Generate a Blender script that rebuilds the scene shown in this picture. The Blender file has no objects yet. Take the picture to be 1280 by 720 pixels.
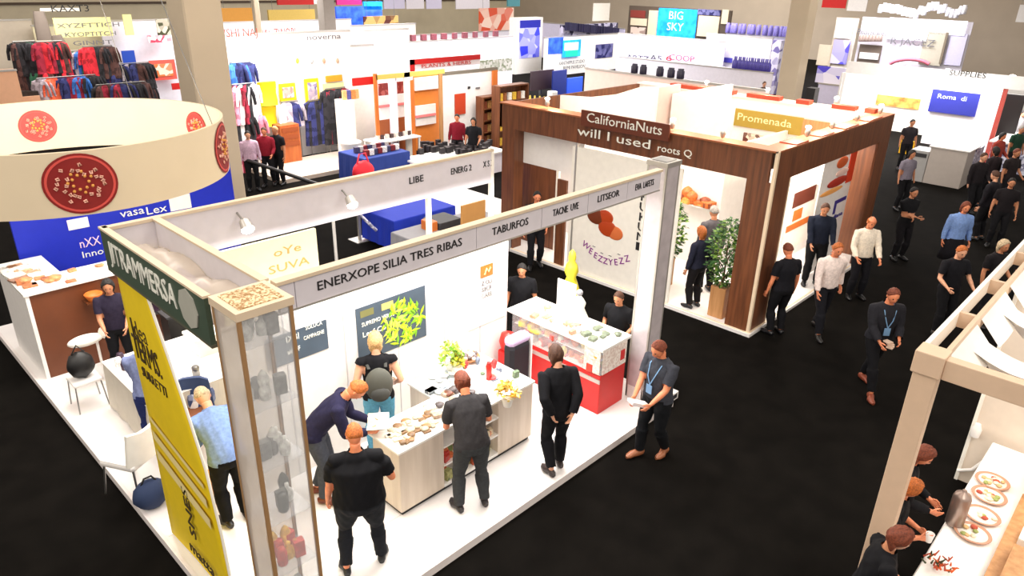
import bpy, bmesh, math, random
import numpy as np
from mathutils import Vector, Matrix
random.seed(7)
S = bpy.context.scene
COL = S.collection
PI = math.pi
# ---------------------------------------------------------------- camera
F = 895.0; CH = 5.8
MR = np.array([[0.6951856, -0.71852175, 0.02105876], [-0.273459, -0.29144373, -0.91666828], [0.66478354, 0.63149588, -0.39909372]])
def ray(px, py): return MR.T @ np.array([(px-640)/F, (py-360)/F, 1.0])
def G(px, py, z=0.0):
    d = ray(px, py); t = (z-CH)/d[2]; return Vector((d[0]*t, d[1]*t, z))
def GY(px, py, Y):
    d = ray(px, py); t = Y/d[1]; return Vector((d[0]*t, Y, CH+d[2]*t))
def GX(px, py, X):
    d = ray(px, py); t = X/d[0]; return Vector((X, d[1]*t, CH+d[2]*t))
def rY(Y, x0, y0, x1, y1):
    my = (y0+y1)/2; mx = (x0+x1)/2
    return GY(x0, my, Y).x, GY(x1, my, Y).x, GY(mx, y1, Y).z, GY(mx, y0, Y).z
def rX(X, x0, y0, x1, y1):
    my = (y0+y1)/2; mx = (x0+x1)/2
    return GX(x1, my, X).y, GX(x0, my, X).y, GX(mx, y1, X).z, GX(mx, y0, X).z
cam = bpy.data.objects.new('camera', bpy.data.cameras.new('camera')); COL.objects.link(cam)
cam.data.sensor_width = 36; cam.data.lens = F/1280*36; cam.data.clip_end = 400
m = Matrix.Identity(4)
for i in range(3):
    m[i][0] = MR[0][i]; m[i][1] = -MR[1][i]; m[i][2] = -MR[2][i]
m.translation = (0, 0, CH); cam.matrix_world = m; S.camera = cam
S.view_settings.view_transform = 'Standard'; S.view_settings.look = 'None'; S.view_settings.gamma = 1
S.view_settings.use_curve_mapping = False; S.view_settings.exposure = 0.0
# ---------------------------------------------------------------- materials
def lin(c):
    return tuple((v/255/12.92 if v/255 <= .04045 else ((v/255+.055)/1.055)**2.4) for v in c)
MATS = {}
def mat(name, c, rough=.6, metal=0, emit=0, noise=.025, scale=8, c2=None, kind=None, alpha=None, spec=None, bump=0):
    if name in MATS: return MATS[name]
    M = bpy.data.materials.new(name); M.use_nodes = True; nt = M.node_tree; b = nt.nodes['Principled BSDF']
    b.inputs['Roughness'].default_value = rough; b.inputs['Metallic'].default_value = metal
    if spec is not None: b.inputs['Specular IOR Level'].default_value = spec
    l = lin(c)
    tc = nt.nodes.new('ShaderNodeTexCoord')
    if kind == 'wood':
        mp = nt.nodes.new('ShaderNodeMapping'); mp.inputs['Scale'].default_value = (scale, scale, scale*.08)
        n = nt.nodes.new('ShaderNodeTexNoise'); n.inputs['Scale'].default_value = 3; n.inputs['Detail'].default_value = 6
        nt.links.new(tc.outputs['Object'], mp.inputs[0]); nt.links.new(mp.outputs[0], n.inputs['Vector'])
    elif kind == 'voronoi':
        n = nt.nodes.new('ShaderNodeTexVoronoi'); n.inputs['Scale'].default_value = scale
        nt.links.new(tc.outputs['Object'], n.inputs['Vector'])
    else:
        n = nt.nodes.new('ShaderNodeTexNoise'); n.inputs['Scale'].default_value = scale; n.inputs['Detail'].default_value = 4
        nt.links.new(tc.outputs['Object'], n.inputs['Vector'])
    r = nt.nodes.new('ShaderNodeValToRGB'); e = r.color_ramp.elements
    if kind == 'voronoi' : nt.links.new(n.outputs['Color'], r.inputs[0])
    else: nt.links.new(n.outputs[0], r.inputs[0])
    a2 = lin(c2) if c2 else tuple(min(1, v*(1+noise)) for v in l)
    a1 = l if c2 else tuple(v*(1-noise) for v in l)
    e[0].position = .35; e[1].position = .65
    e[0].color = (*a1, 1); e[1].color = (*a2, 1)
    nt.links.new(r.outputs[0], b.inputs['Base Color'])
    if emit:
        b.inputs['Emission Strength'].default_value = emit; nt.links.new(r.outputs[0], b.inputs['Emission Color'])
    if bump:
        bp = nt.nodes.new('ShaderNodeBump'); bp.inputs['Strength'].default_value = bump
        nt.links.new(n.outputs[0], bp.inputs['Height']); nt.links.new(bp.outputs[0], b.inputs['Normal'])
    if kind == 'glass' or alpha is not None:
        b.inputs['Alpha'].default_value = alpha if alpha is not None else .25
    MATS[name] = M; return M
WHITE = mat('white_laminate', (236, 233, 230), .5)
PAPER = mat('warm_white_panel', (240, 236, 226), .7)
GREYP = mat('fascia_grey', (216, 211, 218), .35)
BEAM = mat('frame_beige', (214, 194, 168), .5)
ALU = mat('aluminium', (190, 186, 180), .35, .6)
BRONZE = mat('bronze_trim', (158, 122, 84), .45)
TOWERP = mat('tower_post', (150, 136, 120), .4)
CHROME = mat('dull_steel', (150, 148, 145), .3, .9)
BLACK = mat('black_plastic', (18, 17, 18), .5)
DARK = mat('charcoal', (48, 48, 52), .6)
GLASS = mat('clear_acrylic', (225, 228, 232), .08, alpha=.22)
FROST = mat('translucent_film', (225, 215, 205), .3, alpha=.45)
WOOD = mat('walnut_veneer', (92, 52, 30), .45, kind='wood', scale=5, c2=(122, 72, 42))
OAK = mat('oak_veneer', (172, 122, 74), .5, kind='wood', scale=5, c2=(196, 146, 96))
ORANGE = mat('orange_board', (206, 112, 44), .5)
RED = mat('red_panel', (196, 24, 20), .4)
BLUE = mat('royal_blue_wall', (8, 34, 176), .6)
NAVYC = mat('navy_cloth', (22, 40, 110), .8)
YEL = mat('yellow_fabric', (226, 196, 10), .7)
GREEN = mat('dark_green_fascia', (62, 78, 64), .5)
LETW = mat('white_lettering', (235, 235, 225), .5)
LETB = mat('black_lettering', (30, 28, 30), .5)
LETG = mat('grey_lettering', (110, 108, 112), .5)
GOLD = mat('gold_lettering', (206, 168, 96), .4)
LAMPM = mat('lit_lamp_lens', (255, 246, 232), .4, emit=14)
CARPETW = mat('white_floor_tile', (232, 228, 226), .35)
# ---------------------------------------------------------------- mesh builder
class MB:
    def __init__(s): s.v = []; s.f = []; s.mi = []; s.cur = 0; s.sm = []
    def add(s, vs, fs, smooth=False):
        o = len(s.v); s.v += [tuple(v) for v in vs]
        for f in fs: s.f.append(tuple(i+o for i in f)); s.mi.append(s.cur); s.sm.append(smooth)
        return s
    def box(s, x0, x1, y0, y1, z0, z1, rz=0, bev=0, rot=None):
        if x1 < x0: x0, x1 = x1, x0
        if y1 < y0: y0, y1 = y1, y0
        if z1 < z0: z0, z1 = z1, z0
        b = min(bev, (x1-x0)*.45, (y1-y0)*.45, (z1-z0)*.45)
        if b > 0:
            vs = []; ring = lambda x0, x1, y0, y1, z: [(x0+b, y0, z), (x1-b, y0, z), (x1, y0+b, z), (x1, y1-b, z), (x1-b, y1, z), (x0+b, y1, z), (x0, y1-b, z), (x0, y0+b, z)]
            def inner(z): return [(x0+b, y0+b, z), (x1-b, y0+b, z), (x1-b, y0+b, z), (x1-b, y1-b, z), (x1-b, y1-b, z), (x0+b, y1-b, z), (x0+b, y1-b, z), (x0+b, y0+b, z)]
            vs = ring(x0+b*.3, x1-b*.3, y0+b*.3, y1-b*.3, z0)+ring(x0, x1, y0, y1, z0+b)+ring(x0, x1, y0, y1, z1-b)+ring(x0+b*.3, x1-b*.3, y0+b*.3, y1-b*.3, z1)
            fs = [tuple(range(7, -1, -1)), tuple(range(24, 32))]
            for k in range(3):
                for i in range(8): fs.append((k*8+i, k*8+(i+1) % 8, k*8+8+(i+1) % 8, k*8+8+i))
        else:
            vs = [(x0, y0, z0), (x1, y0, z0), (x1, y1, z0), (x0, y1, z0), (x0, y0, z1), (x1, y0, z1), (x1, y1, z1), (x0, y1, z1)]
            fs = [(0, 3, 2, 1), (4, 5, 6, 7), (0, 1, 5, 4), (1, 2, 6, 5), (2, 3, 7, 6), (3, 0, 4, 7)]
        if rz or rot:
            c = Vector(((x0+x1)/2, (y0+y1)/2, (z0+z1)/2)); R = rot or Matrix.Rotation(rz, 3, 'Z')
            vs = [c+R@(Vector(v)-c) for v in vs]
        return s.add(vs, fs)
    def loft(s, rings, closed=True, smooth=True):
        n = len(rings[0]); vs = [v for r in rings for v in r]; fs = []
        for k in range(len(rings)-1):
            for i in range(n): fs.append((k*n+i, k*n+(i+1) % n, (k+1)*n+(i+1) % n, (k+1)*n+i))
        s.add(vs, fs, smooth)
        if closed:
            s.add(rings[0], [tuple(range(n-1, -1, -1))]); s.add(rings[-1], [tuple(range(n))])
        return s
    def tube(s, pts, r, n=8, smooth=True, flat=1.0, side=None):
        pts = [Vector(p) for p in pts]; rs = r if isinstance(r, (list, tuple)) else [r]*len(pts); rings = []
        for i, p in enumerate(pts):
            a = pts[max(0, i-1)]; b = pts[min(len(pts)-1, i+1)]; t = (b-a).normalized() if (b-a).length > 1e-6 else Vector((0, 0, 1))
            sd = Vector(side) if side is not None else (Vector((1, 0, 0)) if abs(t.x) < .8 else Vector((0, 1, 0)))
            u = (sd - t*sd.dot(t)); u = u.normalized() if u.length > 1e-4 else t.orthogonal().normalized(); w = t.cross(u)
            rr = rs[i]; ra, rb = rr if isinstance(rr, (tuple, list)) else (rr, rr*flat)
            rings.append([p+u*math.cos(2*PI*k/n)*ra+w*math.sin(2*PI*k/n)*rb for k in range(n)])
        return s.loft(rings, True, smooth)
    def lathe(s, prof, c=(0, 0, 0), n=16, smooth=True, sx=1, sy=1):
        rings = [[(c[0]+r*sx*math.cos(2*PI*k/n), c[1]+r*sy*math.sin(2*PI*k/n), c[2]+z) for k in range(n)] for r, z in prof]
        return s.loft(rings, True, smooth)
    def ball(s, c, r, n=10, m=7, sc=(1, 1, 1), jit=0, rot=None):
        rings = []
        for j in range(m):
            th = PI*(j+.02)/(m-1+.04)
            ring = []
            for k in range(n):
                q = 1+random.uniform(-jit, jit)
                v = Vector((math.sin(th)*math.cos(2*PI*k/n)*r*sc[0]*q, math.sin(th)*math.sin(2*PI*k/n)*r*sc[1]*q, -math.cos(th)*r*sc[2]*q))
                if rot: v = rot@v
                ring.append(Vector(c)+v)
            rings.append(ring)
        return s.loft(rings, True, True)
    def quad(s, a, b, c, d): return s.add([a, b, c, d], [(0, 1, 2, 3)])
    def mesh(s, name, mats):
        me = bpy.data.meshes.new(name); me.from_pydata(s.v, [], s.f)
        for m_ in (mats if isinstance(mats, (list, tuple)) else [mats]): me.materials.append(m_)
        me.polygons.foreach_set('material_index', s.mi); me.polygons.foreach_set('use_smooth', s.sm); me.update(); return me
    def build(s, name, mats, parent=None, loc=None, rz=0):
        o = bpy.data.objects.new(name, s.mesh(name, mats)); COL.objects.link(o)
        if loc is not None: o.location = loc
        o.rotation_euler.z = rz
        if parent: o.parent = parent
        return o
def tag(o, label=None, cat=None, group=None, kind=None):
    if label: o['label'] = label
    if cat: o['category'] = cat
    if group: o['group'] = group
    if kind: o['kind'] = kind
    return o
def thing(name, label, cat, loc=(0, 0, 0), rz=0, group=None):
    o = bpy.data.objects.new(name, None); COL.objects.link(o); o.empty_display_size = .1
    o.location = loc; o.rotation_euler.z = rz
    return tag(o, label, cat, group)
def kids(o): return [c for c in bpy.data.objects if c.parent is o]
def dup(o, loc=None, rz=None, label=None, group=None, parent=None, scale=None):
    c = o.copy(); COL.objects.link(c)
    if parent: c.parent = parent
    if loc is not None: c.location = loc
    if rz is not None: c.rotation_euler.z = rz
    if scale: c.scale = scale if not isinstance(scale, (int, float)) else (scale,)*3
    if label: c['label'] = label
    if group: c['group'] = group
    for k in list(o.children): dup(k, parent=c)
    return c
def P(name, parent, mats, *boxes, bev=0, label=None):
    """one part made of boxes given as (x0,x1,y0,y1,z0,z1)"""
    b = MB()
    for q in boxes: b.box(*q, bev=bev)
    o = b.build(name, mats, parent)
    if label: o['label'] = label
    return o
def struct(o): o['kind'] = 'structure'; return o
def text(body, name, material, parent, pos, axis, size, up='z', width=None, ext=.006, flip=1, rot=None):
    """flat extruded lettering; axis 'x' reads along +X facing -Y, axis 'y' reads along -Y facing -X, or a Matrix"""
    cu = bpy.data.curves.new('t', 'FONT'); cu.body = body; cu.size = size; cu.extrude = ext; cu.align_x = 'CENTER'; cu.align_y = 'CENTER'; cu.resolution_u = 2
    t = bpy.data.objects.new('t', cu); COL.objects.link(t); bpy.context.view_layer.update()
    me = bpy.data.meshes.new_from_object(t.evaluated_get(bpy.context.evaluated_depsgraph_get()))
    bpy.data.objects.remove(t); bpy.data.curves.remove(cu)
    me.materials.clear(); me.materials.append(material)
    if len(me.vertices) == 0: return None
    if width:
        xs = [v.co.x for v in me.vertices]; k = width/(max(xs)-min(xs))
        for v in me.vertices: v.co.x *= k
    if axis == 'x': R = Matrix(((1, 0, 0), (0, 0, -1), (0, 1, 0)))
    elif axis == 'y': R = Matrix(((0, 0, -1), (-1, 0, 0), (0, 1, 0)))
    else: R = axis
    if rot: R = R @ Matrix.Rotation(rot, 3, 'Z')
    M4 = R.to_4x4(); me.transform(M4)
    o = bpy.data.objects.new(name, me); COL.objects.link(o); o.location = pos; o.parent = parent
    return o
def area(name, loc, size, power, color=(1, 1, 1), rot=(0, 0, 0), sy=None):
    L = bpy.data.lights.new(name, 'AREA'); L.energy = power; L.color = color; L.size = size
    if sy: L.shape = 'RECTANGLE'; L.size_y = sy
    o = bpy.data.objects.new(name, L); COL.objects.link(o); o.location = loc; o.rotation_euler = rot; return o
def point(name, loc, power, color=(1, 1, 1), r=.05, spot=None, target=None, blend=.6):
    L = bpy.data.lights.new(name, 'SPOT' if spot else 'POINT'); L.energy = power; L.color = color; L.shadow_soft_size = r
    if spot: L.spot_size = math.radians(spot); L.spot_blend = blend
    o = bpy.data.objects.new(name, L); COL.objects.link(o); o.location = loc
    if target is not None: o.rotation_euler = (Vector(target)-Vector(loc)).to_track_quat('-Z', 'Y').to_euler()
    return o
# ---------------------------------------------------------------- people
def ik(a, t, l1, l2, pole):
    a = Vector(a); t = Vector(t); d = t-a; L = d.length
    mx = (l1+l2)*.995
    if L > mx: t = a+d*(mx/L); d = t-a; L = mx
    x = (l1*l1-l2*l2+L*L)/(2*L); h = math.sqrt(max(0, l1*l1-x*x)); u = d.normalized()
    p = Vector(pole); p = p-u*p.dot(u); p = p.normalized() if p.length > 1e-4 else u.orthogonal()
    return a+u*x+p*h, t
SKINS = {'light': (222, 164, 132), 'tan': (196, 132, 96), 'dark': (120, 78, 54), 'ruddy': (226, 140, 100)}
for k, c in SKINS.items(): SKINS[k] = mat('skin_'+k, c, .5, noise=.08, scale=20)
EYE = mat('dark_eye', (30, 24, 22), .3); LIP = mat('lip', (160, 80, 72), .5)
HAIRS = {k: mat('hair_'+k, c, .7, noise=.35, scale=60) for k, c in dict(black=(24, 19, 17), brown=(74, 44, 28), ginger=(176, 96, 40), grey=(140, 134, 128), blond=(196, 156, 104), beige=(190, 170, 140), auburn=(112, 52, 30)).items()}
def head_pt(th, ph):
    """th polar from top, ph azimuth (0 = +x, 90deg = front)"""
    d = Vector((math.sin(th)*math.cos(ph), math.sin(th)*math.sin(ph), math.cos(th)))
    x, y, z = d.x*.076, d.y*.096, d.z*.118
    if z < 0:
        k = 1-.28*(-z/.118)**1.2; x *= k
        if y > 0: y = y*(1-.08*(-z/.118))+.012*(-z/.118)
        else: y *= 1-.25*(-z/.118)
    if y > 0:
        y += .004
        g = math.exp(-((x/.016)**2)-(((z+.02)/.022)**2)); y += .022*g              # nose
        for s_ in (-1, 1):
            y -= .010*math.exp(-(((x-s_*.030)/.015)**2)-(((z-.008)/.013)**2))         # eye sockets
        y += .005*math.exp(-((z-.028)/.010)**2)*math.exp(-(x/.045)**2)                # brow
        y += .006*math.exp(-(x/.02)**2-((z+.062)/.010)**2)                          # lips
        y += .008*math.exp(-(x/.022)**2-((z+.100)/.015)**2)                         # chin
    return Vector((x, y, z))
PN = [0]
def person(label, loc, ang, h=1.75, top=(30, 30, 32), bottom=(22, 22, 26), shoe=(30, 24, 22), hair='brown', style='short', skin='light',
           lean=0, nod=10, turn=0, rh=None, lh=None, step=.0, stance=.11, fat=1.0, sleeve='short', jacket=False, skirt=False, voxel=None,
           lanyard=None, curl=.5, group=None, bend=0, sit=False):
    """local frame: +Y is the facing direction, +X the right hand"""
    loc = Vector(loc); dist = math.hypot(loc.x, loc.y)
    vx = voxel or (.013 if dist < 9.5 else .02 if dist < 16 else .028)
    root = thing('person', label, 'person', loc, math.radians(ang-90), group)
    root.scale = (h/1.75,)*3
    sk = SKINS[skin]
    la = math.radians(lean)
    pel = Vector((0, 0, .95-bend*.1 if not sit else .53))
    def up(v, f=1.0):
        v = Vector(v)-pel; a = la*f
        return pel+Vector((v.x, v.y*math.cos(a)+v.z*math.sin(a), v.z*math.cos(a)-v.y*math.sin(a)))
    f = fat*1.07; B = MB(); bones = []
    zo = pel.z-.95
    # torso: continuous loft
    tz = [(.84, .125*f, .10*f, .0, 0), (.92, .165*f, .118*f, 0, .0), (1.0, .158*f, .112*f**1.3, .01, .35), (1.10, .145*f, .105*f**1.5, .012, .7), (1.22, .158*f, .112*f**1.2, .008, .9), (1.32, .172*f, .112*f, .0, 1), (1.40, .168, .098, -.005, 1), (1.45, .12, .08, -.01, 1), (1.485, .062, .06, -.004, 1)]
    rings = []; spine = []
    for z, rx, ry, yo, k in tz:
        c = up((0, yo, z+zo), k); a = la*k; w = Vector((0, math.cos(a), -math.sin(a)))
        rings.append([c+Vector((1, 0, 0))*math.cos(2*PI*i/14)*rx+w*math.sin(2*PI*i/14)*ry for i in range(14)]); spine.append(c)
    B.loft(rings)
    bones += [('hips', spine[0], spine[2], .14*f), ('torso', spine[2], spine[4], .12*f), ('torso', spine[4], spine[6], .12)]
    nk0 = up((0, -.005, 1.46+zo)); nk1 = up((0, .005, 1.55+zo)); B.tube([nk0, (nk0+nk1)/2, nk1+Vector((0, math.sin(la)*.02, .03))], [.062, .056, .056], 10)
    bones.append(('neck', nk0, nk1+Vector((0, 0, .03)), .05))
    # legs
    foot = []
    for s_ in (-1, 1):
        hip = pel+Vector((s_*.088*f**.5, 0, -.03)); fy = s_*step/2
        ank = Vector((s_*stance, fy+(.42 if sit else 0), .085 + (.03 if (step and s_*step < 0) else 0)))
        kn, ank = ik(hip, ank, .43, .42, (s_*.15, 1, .6 if sit else 0))
        B.tube([hip+Vector((0, 0, .04)), hip, hip.lerp(kn, .35), hip.lerp(kn, .7), kn, kn.lerp(ank, .3), kn.lerp(ank, .65), ank, ank-Vector((0, 0, .02))],
               [.085*f, .09*f, .084*f**.8, .07*f**.6, .058, .06, .048, .038, .036], 12)
        toe = Vector((ank.x+s_*.035, ank.y+.15, .03)); heel = Vector((ank.x-s_*.005, ank.y-.055, .035)) 
        B.tube([heel+Vector((0, -.01, .0)), heel+Vector((0, .02, .008)), Vector((ank.x, ank.y+.03, .05)), toe-Vector((0, .06, -.008)), toe, toe+Vector((s_*.006, .035, -.004))],
               [(.022, .02), (.034, .034), (.038, .042), (.044, .034), (.04, .028), (.022, .018)], 10, side=(1, 0, 0))
        bones += [('thigh', hip, kn, .08*f), ('shin', kn, ank, .05), ('foot', heel, toe, .035)]; foot.append((ank, toe, heel))
    # arms
    hands = []
    for s_, tgt in ((-1, lh), (1, rh)):
        sh = up((s_*.185*f**.4, -.01, 1.405+zo)); 
        if tgt is None: tgt = (s_*(.27*f**.5), .05, .84)
        sl = up((s_*.10, -.005, 1.42+zo))
        el, wr = ik(sh, tgt, .29, .25, (s_*.55, -1, -.5))
        B.tube([sl, sh, sh.lerp(el, .3), sh.lerp(el, .7), el, el.lerp(wr, .3), el.lerp(wr, .7), wr], [.06, .064, .054*f**.6, .046*f**.5, .041, .042, .034, .027], 10)
        hd = (wr-el).normalized(); hd = (hd+Vector((0, .25, -.1))).normalized()
        pn = (Vector((-s_, .15, 0))); pn = (pn-hd*pn.dot(hd)).normalized(); sd = hd.cross(pn).normalized()
        if sd.y+sd.z*.5 < 0: sd = -sd     # thumb side
        p1 = wr+hd*.095
        B.tube([wr-hd*.01, wr+hd*.03, wr+hd*.07, p1], [(.028, .022), (.038, .017), (.042, .015), (.038, .012)], 10, side=sd)
        bones += [('uarm', sh, el, .05), ('farm', el, wr, .035), ('hand', wr, p1, .03)]
        hands.append((wr, hd, pn, sd, p1, s_))
    body0 = B.mesh('tmp', sk); tmp = bpy.data.objects.new('tmp', body0); COL.objects.link(tmp)
    md = tmp.modifiers.new('r', 'REMESH'); md.mode = 'VOXEL'; md.voxel_size = vx; md.use_smooth_shade = True
    sm = tmp.modifiers.new('s', 'SMOOTH'); sm.factor = .5; sm.iterations = 3
    bpy.context.view_layer.update()
    me = bpy.data.meshes.new_from_object(tmp.evaluated_get(bpy.context.evaluated_depsgraph_get()))
    bpy.data.objects.remove(tmp)
    n = len(me.vertices); co = np.empty(n*3); me.vertices.foreach_get('co', co); co = co.reshape(-1, 3)
    no = np.empty(n*3); me.vertices.foreach_get('normal', no); no = no.reshape(-1, 3)
    D = []; T = []
    for tg, a, b, r in bones:
        a = np.array(a); b = np.array(b); ab = b-a; t = np.clip(((co-a)@ab)/(ab@ab), 0, 1)
        D.append(np.linalg.norm(co-(a+t[:, None]*ab), axis=1)-r); T.append(t)
    D = np.array(D); w = D.argmin(0); tt = np.array(T)[w, np.arange(n)]; tags = np.array([b[0] for b in bones])[w]
    faces = [tuple(p.vertices) for p in me.polygons]
    # folds
    rnd = np.random.RandomState(len(label)+int(loc.x*10)); ph = rnd.rand(6)*6
    fold = .0035*np.sin(co[:, 2]*21+co[:, 0]*34+ph[0])*np.sin(co[:, 0]*25-co[:, 1]*31+co[:, 2]*9+ph[1])+.0015*np.sin(co[:, 2]*40-co[:, 0]*52+ph[2])
    def garment(name, mask, off, color, lbl=None, foldk=1, rough=.85):
        mk = set(np.nonzero(mask)[0].tolist()); fs = [f_ for f_ in faces if all(i in mk for i in f_)]
        if not fs: return None
        use = sorted({i for f_ in fs for i in f_}); ix = {v: i for i, v in enumerate(use)}
        pts = co[use]+no[use]*(off if np.isscalar(off) else off[use][:, None])+no[use]*(fold[use]*foldk)[:, None]
        g = bpy.data.meshes.new(name); g.from_pydata(pts.tolist(), [], [tuple(ix[i] for i in f_) for f_ in fs])
        g.polygons.foreach_set('use_smooth', [True]*len(fs)); g.materials.append(color if not isinstance(color, tuple) else mat('cloth_%02x%02x%02x' % color, color, rough, noise=.12, scale=30, spec=.2)); g.update()
        o = bpy.data.objects.new(name, g); COL.objects.link(o); o.parent = root
        if lbl: o['label'] = lbl
        return o
    isin = lambda *a: np.isin(tags, a)
    tors = isin('torso') | (isin('hips') & (co[:, 2] > (.86 if jacket else .93)+zo)) | (isin('thigh') & (co[:, 2] > .90+zo))
    neckb = isin('neck') & (tt < .25)
    slv = isin('uarm') & (tt < (.75 if sleeve == 'short' else .12 if sleeve == 'none' else 2))
    if sleeve == 'long': slv = slv | (isin('farm') & (tt < .93))
    garment('jacket' if jacket else 'shirt', tors | slv | neckb, .019 if not jacket else .026, top)
    if not skirt:
        garment('trousers', isin('hips', 'thigh') | (isin('shin') & (tt < .97)), np.where(isin('shin'), .026, .016), bottom)
    else:
        sb = MB(); zt = 1.0+zo
        sb.lathe([(.15*f, zt), (.18*f, zt-.12), (.22*f, zt-.35), (.24*f, zt-.55), (.235*f, zt-.55), (.2*f, zt-.3)], n=20, sy=.8)
        sb.build('skirt', mat('cloth_%02x%02x%02x' % bottom, bottom, .85, noise=.12, scale=30, spec=.2), root)
    # shoes, one mesh each
    shm = mat('shoe_%02x%02x%02x' % shoe, shoe, .45)
    for ank, toe, heel in foot:
        sb = MB(); z0 = heel.z-.035
        sb.tube([Vector((heel.x, heel.y-.02, .04+z0)), heel+Vector((0, .01, .012)), Vector((ank.x, ank.y+.02, .058+z0)), toe+Vector((0, -.06, .012)), toe+Vector((0, .01, .006)), toe+Vector((0, .05, 0))],
                [(.028, .034), (.042, .046), (.046, .056), (.052, .042), (.046, .033), (.02, .022)], 12, side=(1, 0, 0))
        sb.v = [(x, y, max(z, .002)) for x, y, z in sb.v]
        sb.build('shoe', shm, root)
    # head, joined to the body mesh
    hc = up((0, .012, 1.63+zo)); ha = la*.8+math.radians(nod); tr = math.radians(turn)
    hc = nk1+Vector((0, math.sin(ha)*.09+.012, math.cos(ha)*.09+.005))
    HR = Matrix.Rotation(-ha, 3, 'X')@Matrix.Rotation(tr, 3, 'Z')
    H = MB(); nu, nv = (28, 22) if dist < 16 else (18, 14)
    rings = [[hc+HR@head_pt(.03+(PI-.06)*j/(nv-1), 2*PI*i/nu) for i in range(nu)] for j in range(nv)]
    H.loft([r[::-1] for r in rings])
    for s_ in (-1, 1):
        H.cur = 0; H.ball(hc+HR@Vector((s_*.077, -.008, -.005)), .03, 8, 6, (.32, .6, 1), rot=HR)
        H.cur = 1; H.ball(hc+HR@Vector((s_*.030, .087, .008)), .0105, 8, 6, rot=HR)
    H.cur = 2; H.ball(hc+HR@Vector((0, .093, -.062)), .02, 8, 5, (1.1, .4, .25), rot=HR)
    H.cur = 0
    for wr, hd, pn, sd, p1, s_ in hands:
        if dist > 22: break
        for k, (o_, L, r) in enumerate(((.030, .068, .0088), (.010, .076, .009), (-.010, .071, .0086), (-.029, .055, .0078))):
            b0 = p1-hd*.012+sd*o_; a = curl*(.6+.15*k); pts = [b0]; d = hd
            for q, seg in enumerate((.45, .32, .23)):
                d = (d*math.cos(a)+pn*math.sin(a)).normalized() if q else (d*math.cos(a*.6)+pn*math.sin(a*.6)).normalized()
                dd = hd*math.cos(a*(q+.6))+pn*math.sin(a*(q+.6)); pts.append(pts[-1]+dd*L*seg)
            H.tube(pts, [r, r, r*.92, r*.7], 6)
        tb = wr+hd*.03+sd*.03; td = (hd*.65+sd*.6+pn*.35).normalized(); td2 = (hd*.85+sd*.15+pn*.5).normalized()
        H.tube([tb-td*.01, tb+td*.03, tb+td*.03+td2*.026, tb+td*.03+td2*.045], [.012, .011, .0095, .007], 6)
    nf = len(faces)
    V = co.tolist()+[list(v) for v in H.v]; FS = faces+[tuple(i+n for i in f_) for f_ in H.f]
    bm_ = bpy.data.meshes.new('body'); bm_.from_pydata(V, [], FS)
    for q in (sk, EYE, LIP): bm_.materials.append(q)
    bm_.polygons.foreach_set('material_index', [0]*nf+H.mi); bm_.polygons.foreach_set('use_smooth', [True]*len(FS)); bm_.update()
    bo = bpy.data.objects.new('body', bm_); COL.objects.link(bo); bo.parent = root
    bpy.data.meshes.remove(me)
    # hair
    hb = MB(); hm = HAIRS[hair]; rh_ = np.random.RandomState(3)
    hr = []
    tmax = {'short': 1.75, 'long': 2.3, 'bald': 1.9, 'bun': 1.7, 'cap': 1.3, 'bob': 2.1}[style]
    K = 14
    for j in range(K):
        ring = []
        for i in range(nu):
            ph_ = 2*PI*i/nu; front = max(0, math.sin(ph_)); side_ = abs(math.cos(ph_))
            tm = tmax-(tmax-.72)*front**.7
            if style in ('short', 'bun'): tm = min(tm, 1.62 if side_ > .85 else tm)
            t0 = .03 if style != 'bald' else 1.15
            if style == 'bald': tm = max(tm, t0+.02) if front < .25 else t0+.02
            th = t0+(tm-t0)*j/(K-1)
            p = head_pt(th, ph_); o_ = (.013 if style in ('short', 'bald') else .02)*(1+.25*math.sin(ph_*7+j)+.2*math.sin(ph_*13+j*2))
            if style == 'bald': o_ *= .6
            if j == K-1: o_ = .0
            ring.append(hc+HR@(p+p.normalized()*o_))
        hr.append(ring[::-1])
    hb.loft(hr, closed=(style != 'bald'))
    if style in ('long', 'bob'):
        L = .24 if style == 'long' else .1
        dn = Vector((0, -.02-.3*math.sin(la), -1)).normalized(); bk = hc+HR@Vector((0, -.05, -.01))
        hb.tube([bk+Vector((0, 0, .04)), bk+dn*.05, bk+dn*(L*.6), bk+dn*L, bk+dn*(L+.06)], [(.07, .05), (.085, .055), (.09, .045), (.075, .035), (.04, .02)], 14, side=(1, 0, 0))
    if style == 'bun': hb.ball(hc+HR@Vector((0, -.10, .04)), .04, 10, 8, jit=.05)
    hb.build('hair', hm, root)
    if style == 'cap':
        cb = MB(); cb.loft([[hc+HR@(head_pt(.03+1.25*j/8, 2*PI*i/nu)*1.18) for i in range(nu)][::-1] for j in range(9)])
        cb.tube([hc+HR@Vector((0, .07, .05)), hc+HR@Vector((0, .17, .035))], [(.07, .006), (.05, .004)], 10, side=HR@Vector((1, 0, 0)))
        cb.build('cap', mat('cap_cloth', (40, 40, 46), .8), root)
    if lanyard:
        lb = MB(); a = math.sin(la)
        for s_ in (-1, 1):
            pts = [up((s_*.07, -.02, 1.50+zo)), up((s_*.085, .10, 1.42+zo)), up((s_*.05, .145*f, 1.28+zo)), up((0, .155*f, 1.16+zo))]
            lb.tube(pts, [(.008, .003)]*4, 6)
        q = up((0, .16*f, 1.10+zo)); lb.box(q.x-.045, q.x+.045, q.y-.003, q.y+.006, q.z-.06, q.z+.06)
        lb.build('lanyard', mat('lanyard', lanyard, .6), root)
    PN[0] += 1
    root['_hand'] = 0; del root['_hand']
    Rz = Matrix.Rotation(math.radians(ang-90), 3, 'Z')
    def wp(v): return loc+Rz@(Vector(v)*h/1.75)
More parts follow.
